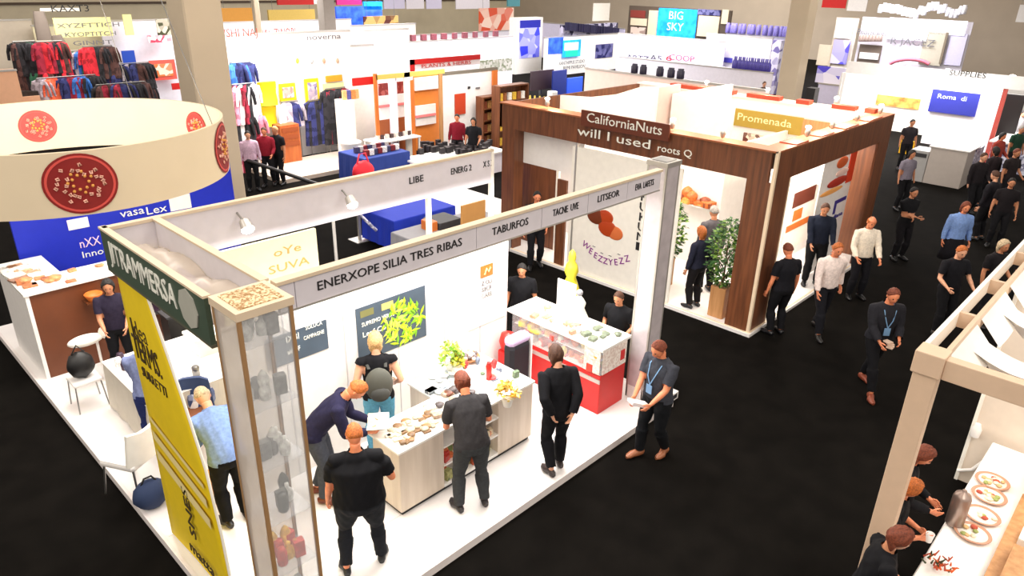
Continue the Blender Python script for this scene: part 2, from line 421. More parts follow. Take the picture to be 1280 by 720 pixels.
    root_hands = {('l' if s_ < 0 else 'r'): wp(p1) for wr, hd, pn, sd, p1, s_ in hands}
    return root, root_hands
# ---------------------------------------------------------------- world-space building on things
def wloc(o):
    v = Vector((0, 0, 0))
    while o: v += o.location; o = o.parent
    return v
def wb(mb, name, mats, parent=None, label=None):
    if parent:
        w = wloc(parent); mb.v = [(a-w.x, b-w.y, c-w.z) for a, b, c in mb.v]
        o = mb.build(name, mats, parent)
    else:
        xs = [v[0] for v in mb.v]; ys = [v[1] for v in mb.v]; zs = [v[2] for v in mb.v]
        w = Vector(((min(xs)+max(xs))/2, (min(ys)+max(ys))/2, min(zs)))
        mb.v = [(a-w.x, b-w.y, c-w.z) for a, b, c in mb.v]
        o = mb.build(name, mats); o.location = w
    if label: o['label'] = label
    return o
def WP(name, parent, mats, *boxes, bev=0, label=None):
    b = MB()
    for q in boxes: b.box(*q, bev=bev)
    return wb(b, name, mats, parent, label)
def WT(body, parent, material, pos, axis, size, width=None, ext=.004, name='lettering', rot=None):
    return text(body, name, material, parent, Vector(pos)-wloc(parent), axis, size, width=width, ext=ext, rot=rot)
# ---------------------------------------------------------------- hall shell
fl = WP('floor', None, mat('dark_carpet', (15, 13, 11), .95, noise=.25, scale=3, spec=.05), (-10, 95, -15, 75, -.1, 0)); struct(fl)
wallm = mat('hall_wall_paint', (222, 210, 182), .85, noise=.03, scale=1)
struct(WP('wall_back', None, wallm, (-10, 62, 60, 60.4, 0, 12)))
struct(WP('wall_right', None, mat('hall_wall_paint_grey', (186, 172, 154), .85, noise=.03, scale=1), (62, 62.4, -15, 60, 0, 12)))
struct(WP('trim_1', None, mat('dark_trim', (96, 80, 66), .7), (-10, 62, 59.9, 60, GY(100, 5.5, 59.9).z, GY(100, 2.5, 59.9).z)))
# columns
def column(px, py, w, col, name, label):
    c = G(px, py); t = thing(name, label, 'column', c)
    WP('shaft', t, col, (c.x-w/2, c.x+w/2, c.y-w/2, c.y+w/2, 0, 11), bev=.03)
    WP('plinth', t, col, (c.x-w/2-.05, c.x+w/2+.05, c.y-w/2-.05, c.y+w/2+.05, 0, .25), bev=.02)
    return t
COLM = mat('column_paint', (196, 180, 156), .85, noise=.03, scale=1)
column(285, 300, .80, COLM, 'concrete_column', 'thick beige square column rising behind the round hanging banner')
column(979, 160, .80, COLM, 'concrete_column', 'tall beige column behind the brown timber booth')
column(416, 120, .62, mat('grey_column_paint', (150, 142, 134), .85), 'concrete_column', 'far grey column left of the bright blue screens')
column(332, 120, .28, COLM, 'steel_post', 'slim pale post standing right of the thick beige column')
# ---------------------------------------------------------------- main booth
PX0, PX1, PY0 = 1.83, 8.20, 4.52
pf = MB(); pf.box(PX0, PX1, PY0, 7.4, 0, .1); pf.box(PX0, 5.0, 7.4, 13.9, 0, .1)
struct(wb(pf, 'booth_platform', mat('white_vinyl_floor', (236, 232, 230), .3, noise=.02, scale=2)))
ed = MB(); ed.box(PX0-.04, PX1, PY0-.04, PY0, 0, .105); ed.box(PX0-.04, PX0, PY0, 13.9, 0, .105); ed.box(PX1, PX1+.04, PY0-.04, 7.4, 0, .105)
struct(wb(ed, 'trim_2', mat('platform_edge_metal', (232, 224, 222), .4)))
sl = MB()
for i in range(2): sl.box(PX0+.02, PX1-.02, 5.35+i*1.5, 5.354+i*1.5, .1, .1015)
struct(wb(sl, 'trim_3', mat('floor_seam', (190, 184, 182), .5)))
HT, HB = 3.66, 3.40
# front fascia
t = thing('header_fascia', 'long grey front fascia with black lettering carried between the two towers', 'sign', (2.35, 4.70, HB))
xs = [2.36, 3.52, 4.52, 5.28, 6.14, 6.92, 7.46]
labels = ['ENERXOPE SILIA', 'TRES RIBAS', 'TABURFOS', 'TACNE UVE', 'LITSEOR', 'EVA LAFETS']
xs = [2.36, 2.50, 4.42, 5.35, 6.12, 6.86, 7.56]
labels = ['', 'ENERXOPE SILIA TRES RIBAS', 'TABURFOS', 'TACNE  UVE', 'LITSEOR', 'EVA  LAFETS']
for i, lb in enumerate(labels):
    p = WP('fascia_panel', t, GREYP, (xs[i]+.004, xs[i+1]-.004, 4.68, 4.72, HB, HT-.03))
    if lb: WT(lb, p, LETB, ((xs[i]+xs[i+1])/2, 4.676, (HT+HB)/2-.01), 'x', .11, width=(xs[i+1]-xs[i])*(.80 if i == 1 else .55))
WP('top_rail', t, BEAM, (2.34, 7.56, 4.655, 4.745, HT-.03, HT))
WP('bottom_rail', t, ALU, (2.34, 7.56, 4.67, 4.73, HB-.015, HB))
# back fascia
YB = 6.85
t = thing('header_fascia', 'long blank grey rear fascia with small lettering at its right end', 'sign', (1.87, YB, 3.2))
for a, b, lb, wd in ((1.87, 3.4, '', 0), (3.4, 4.9, '', 0), (4.9, 5.75, 'LIBE', .22), (5.75, 6.4, 'ENERG 2', .36), (6.4, 6.74, 'X S X', .2)):
    p = WP('fascia_panel', t, GREYP, (a, b, YB-.02, YB+.02, 3.2, 3.63))
    if lb: WT(lb, p, LETB, ((a+b)/2+.1, YB-.024, 3.47), 'x', .12, width=wd)
WP('top_rail', t, BEAM, (1.86, 6.76, YB-.035, YB+.035, 3.63, 3.66))
WP('post', t, PAPER, (6.72, 6.77, YB-.03, YB+.03, .1, 3.66))
WP('post', t, PAPER, (5.60, 5.65, YB-.03, YB+.03, .1, 3.2))
# left green fascia
t = thing('header_fascia', 'dark green side fascia with big white lettering and a grey round badge', 'sign', (1.87, 4.78, 3.3))
b = WP('green_board', t, GREEN, (1.85, 1.89, 4.80, 6.90, 3.26, 3.64))
WT('JITRAMMERSA', b, LETW, (1.846, 6.03, 3.46), 'y', .28, width=1.42, ext=.004)
bd = MB(); bd.tube([(1.848, 5.10, 3.46), (1.838, 5.10, 3.46)], .165, 8, smooth=False, side=(0, 1, 0)); wb(bd, 'round_badge', mat('badge_grey', (168, 168, 158), .5), b)
WP('top_rail', t, BEAM, (1.84, 1.90, 4.79, 6.9, 3.64, 3.66))
WP('bottom_rail', t, mat('edge_dark', (84, 84, 70), .5), (1.85, 1.91, 4.79, 6.9, 3.235, 3.26))
WP('inner_board', t, GREYP, (2.30, 2.33, 4.78, 6.82, 3.30, 3.64)); WP('top_rail', t, BEAM, (2.28, 2.35, 4.78, 6.82, 3.64, 3.66))
fb = MB(); n = 14
vs = []; random.seed(3)
for i in range(n+1):
    for j in range(6): vs.append((1.90+.396*j/5, 4.8+2.0*i/n, 3.40+.05*random.random()+.05*math.sin(i*.9+j)))
fb.add(vs, [(i*6+j, i*6+j+1, (i+1)*6+j+1, (i+1)*6+j) for i in range(n) for j in range(5)], True)
wb(fb, 'plastic_cover', mat('crumpled_film', (206, 192, 180), .25, alpha=.92), t)
# yellow banner
bn = MB(); rows = [(3.28, 6.86, 6.22), (2.9, 6.86, 6.05), (2.3, 6.85, 5.78), (1.7, 6.82, 5.55), (1.0, 6.85, 5.45), (.35, 6.87, 5.42), (.11, 6.88, 5.42)]
N = 10; vs = []
for sx in (0, .012):
    for i, (z, ya, yb) in enumerate(rows):
        for j in range(N+1):
            u = j/N; vs.append((1.90+sx-.02*math.sin(u*PI)*math.sin(i*.8), ya+(yb-ya)*u, z))
m_ = len(rows)*(N+1); fs = []
for i in range(len(rows)-1):
    for j in range(N):
        a = i*(N+1)+j; fs += [(a, a+1, a+N+2, a+N+1), (m_+a, m_+a+N+1, m_+a+N+2, m_+a+1)]
    fs += [(i*(N+1), (i+1)*(N+1), m_+(i+1)*(N+1), m_+i*(N+1)), (i*(N+1)+N, m_+i*(N+1)+N, m_+(i+1)*(N+1)+N, (i+1)*(N+1)+N)]
bn.add(vs, fs, True)
t = thing('banner', 'tall yellow fabric banner hanging under the green fascia beside the platform edge', 'banner', (1.9, 6.3, .11))
wb(bn, 'fabric', YEL, t)
eb = MB(); eb.tube([(1.906, r[2]-.02, r[0]) for r in rows], [(.012, .03)]*7, 6, side=(1, 0, 0)); wb(eb, 'white_hem', PAPER, t)
BR = mat('banner_print_brown', (60, 44, 10), .7); CRM = mat('banner_print_cream', (232, 214, 150), .7)
WT('Idea', t, BR, (1.885, 6.52, 2.72), 'y', .26, width=.36, rot=.05)
WT('TERMS.', t, BR, (1.88, 6.42, 2.50), 'y', .36, width=.62, rot=0)
WT('SURRETTI', t, BR, (1.88, 6.36, 2.26), 'y', .15, width=.56)
st = MB()
for z0, zz in ((1.62, .05), (1.45, .10), (1.22, .12)):
    st.add([(1.876, 6.72, z0+.1), (1.876, 5.58, z0-.1), (1.876, 5.58, z0-.1-zz), (1.876, 6.72, z0+.1-zz)], [(0, 3, 2, 1)])
    st.add([(1.879, 6.72, z0+.1), (1.879, 5.58, z0-.1), (1.879, 5.58, z0-.1-zz), (1.879, 6.72, z0+.1-zz)], [(0, 1, 2, 3)])
wb(st, 'print_stripes', CRM, t)
WT('SNES', t, BR, (1.88, 6.12, .86), 'y', .2, width=.62, rot=PI/2)
WT('matta', t, BR, (1.88, 6.02, .34), 'y', .2, width=.55)
# ---- towers
def tower(x0, x1, y0, y1, label, n_sh, cap_mat, front, name='display_tower'):
    t = thing(name, label, 'display tower', ((x0+x1)/2, (y0+y1)/2, .1)); p = .028
    for a, b in ((x0, y0), (x1-p, y0), (x0, y1-p), (x1-p, y1-p)): WP('post', t, BRONZE if front is GLASS else ALU, (a, a+p, b, b+p, .1, HT-.06))
    WP('base', t, WHITE, (x0, x1, y0, y1, .1, .3), bev=.01)
    c = WP('cap', t, cap_mat[0], (x0-.01, x1+.01, y0-.01, y1+.01, HT-.06, HT))
    WP('cap_inlay', c, cap_mat[1], (x0+.04, x1-.04, y0+.04, y1-.04, HT, HT+.008))
    for q, mt in (((x0+p, x1-p, y0+.004, y0+.012), front), ((x0+p, x1-p, y1-.012, y1-.004), FROST if front is GLASS else PAPER), ((x0+.004, x0+.012, y0+p, y1-p), FROST if front is GLASS else front), ((x1-.012, x1-.004, y0+p, y1-p), front)):
        WP('side_panel', t, mt, (*q, .3, HT-.06))
    zs = []
    for i in range(n_sh):
        z = .3+(i+.0)*(HT-.5)/n_sh+.42; zs.append(z); WP('shelf', t, GLASS if front is GLASS else ALU, (x0+p, x1-p, y0+.014, y1-.014, z, z+.014))
    return t, zs
wicker = mat('speckled_gold_granite', (150, 110, 60), .6, kind='voronoi', scale=60, c2=(226, 200, 160))
tl, shz = tower(1.88, 2.30, 4.36, 4.76, 'tall see-through display tower of glass shelves under the green fascia corner', 6, (BEAM, wicker), GLASS)
steelp = mat('brushed_white_aluminium', (206, 198, 202), .3, .25, noise=.08, scale=6)
tr_, _ = tower(7.85, 8.17, 4.78, 5.08, 'tall brushed white tower at the right corner beside the red counter', 5, (ALU, CHROME), steelp, 'corner_tower')
g_ = MB()
for i in range(9): g_.box(8.171, 8.177, 4.80, 5.06, .35+i*.36, .37+i*.36)
wb(g_, 'cross_bars', CHROME, tr_)
# white low ledge by the right tower
WPk = thing('leaflet_stand', 'low white ledge with printed edge beside the brushed right tower', 'stand', (8.2, 4.66, 0))
WP('ledge', WPk, WHITE, (7.92, 8.5, 4.56, 4.74, .0, .12)); WP('print', WPk, DARK, (7.96, 8.46, 4.554, 4.56, .03, .10))
# ---- partition wall with panels
YW = 6.80
t = thing('partition_wall', 'white panelled partition wall behind the tasting counter', 'wall', (4.5, YW, .1))
xe = [2.72, 3.44, 4.22, 5.02, 5.82, 6.50, 7.05]
for a, b in zip(xe[:-1], xe[1:]):
    WP('wall_panel', t, WHITE, (a+.006, b-.006, YW, YW+.05, .1, 2.30), bev=.006)
for a in xe: WP('panel_joint', t, mat('joint_grey', (206, 204, 206), .4), (a-.006, a+.006, YW-.004, YW+.052, .1, 2.31))
WP('return_panel', t, WHITE, (6.70, 6.75, 5.85, YW, .1, 2.46), bev=.006) if False else None
WP('top_rail', t, ALU, (2.72, 7.05, YW-.005, YW+.055, 2.30, 2.33))
SLATE = mat('slate_poster', (70, 84, 98), .6, noise=.1, scale=3)
# posters
pa = thing('poster', 'small slate blue poster with white lettering left on the white partition', 'poster', (3.3, YW-.012, 1.5))
X0, X1, Z0, Z1 = rY(YW, 330, 412, 410, 450)
WP('board', pa, SLATE, (X0, X1, YW-.012, YW-.002, Z0, Z1))
WT('IXBI', pa, LETW, (X0+.34, YW-.014, Z0+.30), 'x', .12, width=.16); WT('aid OF', pa, LETW, (X0+.34, YW-.014, Z0+.14), 'x', .09, width=.16)
WT('SOLUCA', pa, LETW, (X1-.17, YW-.014, Z0+.36), 'x', .07, width=.22); WT('CAMPAGNE', pa, LETW, (X1-.18, YW-.014, Z0+.24), 'x', .07, width=.27)
pb = thing('poster', 'large slate poster with a bright green leafy salad picture', 'poster', (4.6, YW-.012, 1.4))
X0, X1, Z0, Z1 = rY(YW, 445, 371, 532, 437)
WP('board', pb, SLATE, (X0, X1, YW-.012, YW-.002, Z0, Z1))
WP('picture_inset', pb, mat('inset_olive', (120, 118, 70), .6), (X0+.06, X0+.26, YW-.015, YW-.012, Z1-.14, Z1-.05)); WP('picture_inset', pb, mat('inset_gold', (214, 196, 110), .6), (X0+.38, X0+.56, YW-.015, YW-.012, Z1-.14, Z1-.05))
WT('SUPREMO VERDE', pb, LETW, (X0+.32, YW-.014, Z1-.24), 'x', .08, width=.5); WT('Leaf Co', pb, LETW, (X0+.25, YW-.014, Z1-.38), 'x', .1, width=.35)
LG = [mat('leaf_lime', (176, 214, 30), .6), mat('leaf_green', (120, 176, 26), .6), mat('leaf_pale', (214, 232, 90), .6)]
lf = MB(); random.seed(5)
for k in range(120):
    a = random.uniform(0, 2*PI); r = random.random()**.6; cx = X1-.38+r*.34*math.cos(a); cz = (Z0+Z1)/2-.03+r*.31*math.sin(a); q = random.uniform(0, PI); L = random.uniform(.05, .1); w = .022
    u = Vector((math.cos(q), 0, math.sin(q))); v = Vector((-math.sin(q), 0, math.cos(q))); c = Vector((cx, YW-.016-random.random()*.006, cz)); lf.cur = random.choice((0, 0, 1, 2))
    lf.add([c-u*L, c-v*w, c+u*L, c+v*w, c+Vector((0, -.006, 0))], [(0, 1, 4), (1, 2, 4), (2, 3, 4), (3, 0, 4)])
wb(lf, 'salad_picture', LG, pb)
pc = thing('poster', 'small orange square logo sign over black lettering on white partition', 'sign', (6.3, YW-.012, 1.9))
c = GY(608, 338, YW); WP('logo_square', pc, mat('logo_orange', (232, 100, 30), .5), (c.x-.12, c.x+.12, YW-.012, YW-.002, c.z-.09, c.z+.09))
lg = MB(); lg.tube([(c.x-.05, YW-.015, c.z-.05), (c.x-.01, YW-.015, c.z+.04), (c.x+.03, YW-.015, c.z-.02), (c.x+.07, YW-.015, c.z+.04)], .014, 6); wb(lg, 'logo_swirl', mat('logo_cream', (250, 220, 140), .5), pc)
for k, w_ in enumerate(('Z OLI', 'S3CR', 'CARE')): WT(w_, pc, LETG, (c.x, YW-.014, c.z-.18-.1*k), 'x', .10, width=.2)
pd = WP('paper_sheet', None, PAPER, (GY(585, 420, YW).x, GY(631, 407, YW).x, YW-.012, YW-.001, 1.10, 1.62)); tag(pd, 'tall white paper sheet fixed to the right end of the white partition', 'poster')
# ---- cream poster boards behind
t = thing('partition_wall', 'cream board wall with pale gold lettering seen between the two grey fascias', 'wall', (3.4, 8.3, .1))
YC = 8.3; x0 = GY(272, 330, YC).x; x1 = GY(396, 300, YC).x; zt = GY(396, 284, YC).z
zt = 2.6
WP('board', t, mat('cream_board', (244, 236, 196), .6), (x0, x1, YC, YC+.05, .1, zt))
for k, (w_, zz) in enumerate((('oYe', .2), ('SUVA', .42), ('CAMMEROND', .62))): WT(w_, t, GOLD, ((x1+x0)/2+.25, YC-.004, zt-zz), 'x', .16, width=.4+.2*k)
# ---- island counter
CT = mat('limed_wood_counter', (206, 190, 172), .5, kind='wood', scale=3, c2=(224, 210, 194)); CTOP = mat('white_counter_top', (240, 238, 232), .25)
t = thing('tasting_counter', 'pale timber tasting counter with white top in the middle of the booth', 'counter', (4.95, 5.8, .1))
c0, c1 = 3.85, 6.03
WP('body', t, CT, (c0, 4.50, 5.31, 5.80, .16, .97), bev=.008)
WP('body', t, CT, (5.40, c1, 5.31, 5.90, .16, .97), bev=.008)
WP('body', t, CT, (4.85, c1, 5.90, 6.38, .16, .97), bev=.008)
WP('shelf_bay', t, WHITE, (4.50, 5.40, 5.62, 5.90, .16, .97), (4.50, 5.40, 5.31, 5.62, .16, .20), (4.50, 5.40, 5.31, 5.62, .46, .48), (4.50, 5.40, 5.31, 5.62, .72, .74))
WP('plinth', t, BLACK, (c0+.03, c1-.03, 5.34, 5.85, .10, .16), (4.9, c1-.03, 5.85, 6.35, .10, .16))
WP('top', t, CTOP, (c0-.02, c1+.02, 5.29, 5.91, .97, 1.0), (4.83, c1+.02, 5.91, 6.40, .97, 1.0), bev=.004)
CTZ = 1.0
# ---- red counter
t = thing('display_counter', 'red glass-fronted food display counter beside the right tower', 'counter', (7.4, 6.0, .1))
a0, a1, b0, b1 = 7.13, 7.72, 5.04, 6.75
WP('red_body', t, RED, (a0, a1, b0, b1, .1, .72), bev=.01)
WP('top', t, CTOP, (a0-.03, a1+.05, b0-.03, b1+.1, 1.12, 1.16), bev=.005)
WP('glass_front', t, GLASS, (a0, a0+.01, b0, b1, .74, 1.12), (a0, a1, b0, b0+.01, .74, 1.12))
WP('shelf', t, WHITE, (a0+.02, a1, b0+.02, b1, .72, .735), (a0+.05, a1, b0+.04, b1, .93, .94))
WP('back_panel', t, PAPER, (a1-.02, a1, b0, b1, .735, 1.12))
WP('print_panel', t, mat('lace_print', (214, 196, 186), .6, kind='voronoi', scale=34, c2=(236, 228, 220)), (a0+.02, a1-.02, b0-.012, b0-.002, .74, 1.11), (a0-.012, a0-.002, b0+.02, b0+.3, .74, 1.11))
WP('red_emblem', t, RED, (7.56, 7.66, b0-.016, b0-.012, .82, .98))
WP('rail', t, ALU, (a0-.015, a0, b0, b1, .60, .66))
# ---- ring banner
rc = Vector((2.63, 10.4)); rr = 1.9; r0, r1 = 3.30, 4.0
t = thing('hanging_ring_banner', 'round cream fabric banner with red emblems hanging at upper left', 'banner', (rc.x, rc.y, r0))
NR = 96; vs = []; fs = []
for k in range(NR):
    a = 2*PI*k/NR
    for rad, z in ((rr, r0), (rr, r1), (rr-.04, r1), (rr-.04, r0)): vs.append((rc.x+rad*math.cos(a), rc.y+rad*math.sin(a), z))
for k in range(NR):
    o_ = k*4; p_ = ((k+1) % NR)*4
    for q in range(4): fs.append((o_+q, p_+q, p_+(q+1) % 4, o_+(q+1) % 4))
rg = MB(); rg.add(vs, fs, True); ro = wb(rg, 'ring_fabric', mat('cream_stretch_fabric', (214, 198, 170), .8, noise=.02, scale=2), t)
md = ro.modifiers.new('e', 'EDGE_SPLIT'); md.split_angle = .7
DR = mat('emblem_dark_red', (132, 16, 14), .6); LR = mat('emblem_light_red', (206, 74, 66), .6); GD2 = mat('emblem_gold', (214, 150, 70), .6)
def emblem(ang, inner=False, R_=.36):
    """curved disc following the ring"""
    rad = rr+.004 if not inner else rr-.044; sg = 1 if not inner else -1
    def on(u, v, o_): # u along circumference
        a = ang+u/rr*(1); return (rc.x+(rad+sg*o_)*math.cos(a), rc.y+(rad+sg*o_)*math.sin(a), (r0+r1)/2+v)
    def disc(rA, rB, o_, name, mt, par):
        m_ = MB(); vs = []; n = 40
        for k in range(n):
            a = 2*PI*k/n
            for r_ in (rA, (rA+rB)/2, rB): vs.append(on(r_*math.cos(a), r_*.92*math.sin(a), o_))
        fs = []
        for k in range(n):
            k2 = (k+1) % n
            for q in (0, 1): fs.append((k*3+q, k2*3+q, k2*3+q+1, k*3+q+1))
        m_.add(vs, fs, True); return wb(m_, name, mt, par)
    e = disc(.001, R_, .004, 'emblem', DR if not inner else mat('emblem_mid_red', (176, 60, 54), .6), t)
    disc(R_*.86, R_*.93, .008, 'emblem_ring', LR, e)
    sc = MB(); random.seed(int(ang*100))
    for k in range(26):    # scrollwork strokes
        a = 2*PI*k/26; r_ = R_*(.55+.12*math.sin(k*2.3)); q0 = (r_*math.cos(a), r_*.8*math.sin(a)); d = random.uniform(0, 6)
        pts = [on(q0[0]+s_*.04*math.cos(d+s_*1.4), q0[1]+s_*.04*math.sin(d+s_*1.4), .012) for s_ in (-1, -.3, .4, 1)]
        sc.tube(pts, .009 if not inner else .006, 5)
    wb(sc, 'scroll_mark', mat('emblem_pale', (226, 170, 150), .6), e)
    g2 = MB()
    for k in range(14):
        a = 2*PI*k/14; r_ = R_*.22*(1+.5*(k % 2)); g2.ball(on(r_*math.cos(a), r_*math.sin(a)+.02, .01), .018, 6, 5)
    wb(g2, 'centre_mark', GD2, e)
for px_, py_ in ((101, 229), (280, 190)):
    # intersect ray with the ring cylinder
    d = ray(px_, py_); A = d[0]**2+d[1]**2; Bq = -2*(d[0]*rc.x+d[1]*rc.y); Cq = rc.x**2+rc.y**2-rr**2; di = max(0, Bq*Bq-4*A*Cq); q = (-Bq-math.sqrt(di))/(2*A)
    emblem(math.atan2(d[1]*q-rc.y, d[0]*q-rc.x))
for px_, py_ in ((46, 156), (249, 152)):
    d = ray(px_, py_); A = d[0]**2+d[1]**2; Bq = -2*(d[0]*rc.x+d[1]*rc.y); Cq = rc.x**2+rc.y**2-rr**2; di = max(0, Bq*Bq-4*A*Cq); q = (-Bq+math.sqrt(di))/(2*A)
    emblem(math.atan2(d[1]*q-rc.y, d[0]*q-rc.x), True, .25)
sg = MB()
for k in range(4):
    a = PI/4+k*PI/2; sg.tube([(rc.x+rr*.99*math.cos(a), rc.y+rr*.99*math.sin(a), r1), (rc.x, rc.y, 11)], .006, 5)
wb(sg, 'hanging_wire', CHROME, t)
# ---- booth under the ring
t = thing('bar_counter', 'tall brown bar counter with white top in front of the blue wall', 'counter', (2.8, 12.1, .1))
BRN = mat('brown_laminate', (104, 54, 26), .45, noise=.08, scale=3)
WP('body', t, BRN, (1.97, 3.95, 11.42, 11.95, .1, 1.46)); WP('end_panel', t, WHITE, (1.92, 1.97, 11.40, 12.9, .1, 1.46)); WP('body', t, BRN, (1.97, 2.5, 11.95, 12.9, .1, 1.46)); WP('top', t, CTOP, (1.90, 3.99, 11.38, 12.0, 1.46, 1.5), (1.90, 2.55, 12.0, 12.95, 1.46, 1.5), bev=.006)
t = thing('partition_wall', 'vivid blue partition wall with white lettering below the ring banner', 'wall', (4, 13.1, .1))
WP('panel', t, BLUE, (2.28, 5.95, 13.1, 13.16, .1, 2.45), bev=.004)
c = GY(112, 303, 13.1); WT('nXX do', t, mat('pinkish_lettering', (236, 206, 226), .5), (c.x+.12, 13.095, c.z), 'x', .22, width=.55)
c = GY(113, 317, 13.1); WT('Innova', t, LETW, (c.x+.12, 13.095, c.z), 'x', .16, width=.5)
WP('small_panel', t, WHITE, (GY(84, 280, 13.1).x, GY(110, 275, 13.1).x, 13.09, 13.1, GY(97, 286, 13.1).z, GY(97, 273, 13.1).z))
WP('small_panel', t, WHITE, (GY(212, 256, 13.1).x, GY(238, 250, 13.1).x, 13.09, 13.1, GY(225, 262, 13.1).z, GY(225, 244, 13.1).z))
WT('vasa', t, LETW, (GY(165, 265, 13.1).x, 13.09, GY(165, 265, 13.1).z), 'x', .2, width=.4); WT('Lex', t, LETW, (GY(195, 262, 13.1).x, 13.09, GY(195, 262, 13.1).z), 'x', .2, width=.35)
# ---------------------------------------------------------------- brown timber booth
XB, YF = 11.2, 4.81; XE = 16.7; YE = 11.12; ZB1 = 3.28; ZB0 = 2.78
pf = WP('booth_platform', None, mat('white_vinyl_floor', (236, 232, 230)), (XB-.06, XE+.1, YF-.06, YE, 0, .06)); struct(pf)
t = thing('timber_canopy', 'brown timber booth canopy of wide beams on corner pillars with small spotlights', 'canopy', (XB, YF, .06))
WP('beam', t, WOOD, (XB, XB+.06, YF+.1, YE, ZB0, ZB1)); WP('beam', t, WOOD, (XB+.1, XE, YF, YF+.06, ZB0, ZB1))
WP('beam', t, PAPER, (XE-.35, XE-.29, YF+.34, YE, ZB0+.1, ZB1)); WP('beam', t, WOOD, (XB, XE, YE-.06, YE, ZB0, ZB1))  # rear beam coloured white to paint in lamp glow between its segments
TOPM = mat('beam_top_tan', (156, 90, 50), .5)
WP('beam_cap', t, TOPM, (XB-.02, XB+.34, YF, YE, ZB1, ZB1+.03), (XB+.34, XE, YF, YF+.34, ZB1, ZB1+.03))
WP('rear_cap', t, PAPER, (XE-.4, XE, YF+.34, YE, ZB1, ZB1+.03))  # white here is the lamp glow put into the cap colour
TERR = mat('terracotta', (172, 62, 34), .5)
for ya_, yb_ in ((8.9, 10.1), (8.35, 8.7), (7.2, 8.0), (6.5, 6.8), (5.5, 6.0), (9.0-3.9, 5.3)): WP('coloured_strip', t, TERR, (XE-.42, XE-.2, ya_, yb_, ZB1+.03, ZB1+.12))
for xa_, xb_ in ((11.9, 12.4), (12.9, 13.5), (14.0, 14.7), (15.2, 16.0)): WP('coloured_strip', t, TERR, (xa_, xb_, YF+.02, YF+.32, ZB1+.03, ZB1+.05))
WP('inner_beam', t, WOOD, (XB+.30, XB+.34, YF+.3, YE, ZB0+.1, ZB1)); WP('inner_beam', t, WOOD, (XB+.3, XE-.3, YF+.30, YF+.34, ZB0+.1, ZB1))
EDGEL = mat('pale_edge_strip', (236, 214, 184), .4)
WP('pillar', t, WOOD, (XB, XB+.05, YF+.03, 5.28, .06, ZB0)); WP('pillar', t, WOOD, (XB+.03, XB+.62, YF, YF+.05, .06, ZB0)); WP('pillar', t, OAK, (XB+.05, XB+.30, 5.24, 5.30, .06, ZB0))
WP('corner_strip', t, EDGEL, (XB-.02, XB+.035, YF-.02, YF+.035, .06, ZB1+.03))
WP('pillar', t, WOOD, (XE-.62, XE, YF, YF+.05, .06, ZB0)); WP('pillar', t, WOOD, (XE-.05, XE, YF+.05, 5.4, .06, ZB0)); WP('edge_strip', t, EDGEL, (XB+.62, XB+.65, YF-.01, YF+.3, .06, ZB0))
WP('pillar', t, WOOD, (XB, XB+.3, YE-.45, YE-.08, .06, ZB0)); WP('pillar', t, WOOD, (XB, XB+.05, 9.15, 9.40, .06, 1.95))
WP('kick_strip', t, EDGEL, (XB-.03, XE, YF-.03, YF, .02, .07), (XB-.03, XB, YF, YE, .02, .07))
SM = mat('sign_board_brown', (100, 46, 24), .5)
q = WP('sign_board', t, SM, (XB-.10, XB-.06, 6.80, 8.80, ZB1-.12, ZB1+.18))
WT('CaliforniaNuts', q, LETW, (XB-.105, 7.80, ZB1+.05), 'y', .25, width=1.7)
WT('will I used', q, LETW, (XB-.105, 8.0, ZB1-.24), 'y', .24, width=1.7); WT('roots Q', q, LETW, (XB-.105, 6.65, ZB1-.26), 'y', .18, width=.7)
for k, (x, y) in enumerate(((XB+.15, 9.9), (XB+.15, 6.9), (XB+.15, 5.9), (12.6, YF+.15), (13.7, YF+.15), (14.9, YF+.15), (16.2, YF+.15), (XE-.2, 6.0), (XE-.2, 7.6), (XE-.2, 9.2))):
    lb = MB(); lb.lathe([(.02, 0), (.035, .02), (.05, .08), (.04, .12), (.02, .14)], (x, y, ZB1+.06), 10); h_ = wb(lb, 'spot_housing', ALU, t)
    l2 = MB(); l2.ball((x, y, ZB1+.23), .055, 8, 6, (1, 1, .6)); wb(l2, 'lit_lens', LAMPM, h_)
    point('spot_glow', (x+(.18 if k < 3 else 0), y+(.18 if 3 <= k < 7 else 0), ZB1+.45), 45 if k else 90, (1, .78, .55), .06)
WP('drop_panel', t, WHITE, (XB+.30, XB+.34, 8.98, 10.95, 2.02, ZB0))
WP('wood_wall', t, WOOD, (XB+.62, XB+.68, 9.95, 11.0, .06, 1.98)); WP('white_post', t, PAPER, (XB+.60, XB+.66, 9.88, 9.95, .06, ZB0)); WP('orange_panel', t, ORANGE, (XB+1.2, XB+1.25, 8.9, 9.8, 1.3, 1.95))
# banner wall with chestnuts
t = thing('banner_wall', 'white graphic wall with chestnut picture and curved purple lettering', 'wall', (XB+.03, 7.75, .06))
WP('panel', t, PAPER, (XB+.01, XB+.05, 6.50, 9.05, .06, 2.70)); WP('panel_joint', t, ALU, (XB, XB+.055, 8.93, 8.97, .06, 2.78))
NUT = [mat('chestnut_brown', (112, 52, 28), .35), mat('chestnut_red', (176, 66, 28), .3), mat('chestnut_light', (208, 110, 60), .4)]
random.seed(9)
c = GX(757, 279, XB)
for k, (dy, dz, r, mi) in enumerate(((.26, .08, .19, 0), (.02, .12, .17, 1), (-.05, -.10, .20, 1), (-.24, -.15, .17, 2))):
    nb = MB(); nb.ball((XB+.005, c.y+dy, c.z+dz), r, 16, 10, (.07, 1.15, .85)); wb(nb, 'chestnut_print', NUT[mi], t)
c = GX(757, 322, XB); PUR = mat('purple_lettering', (136, 40, 140), .5)
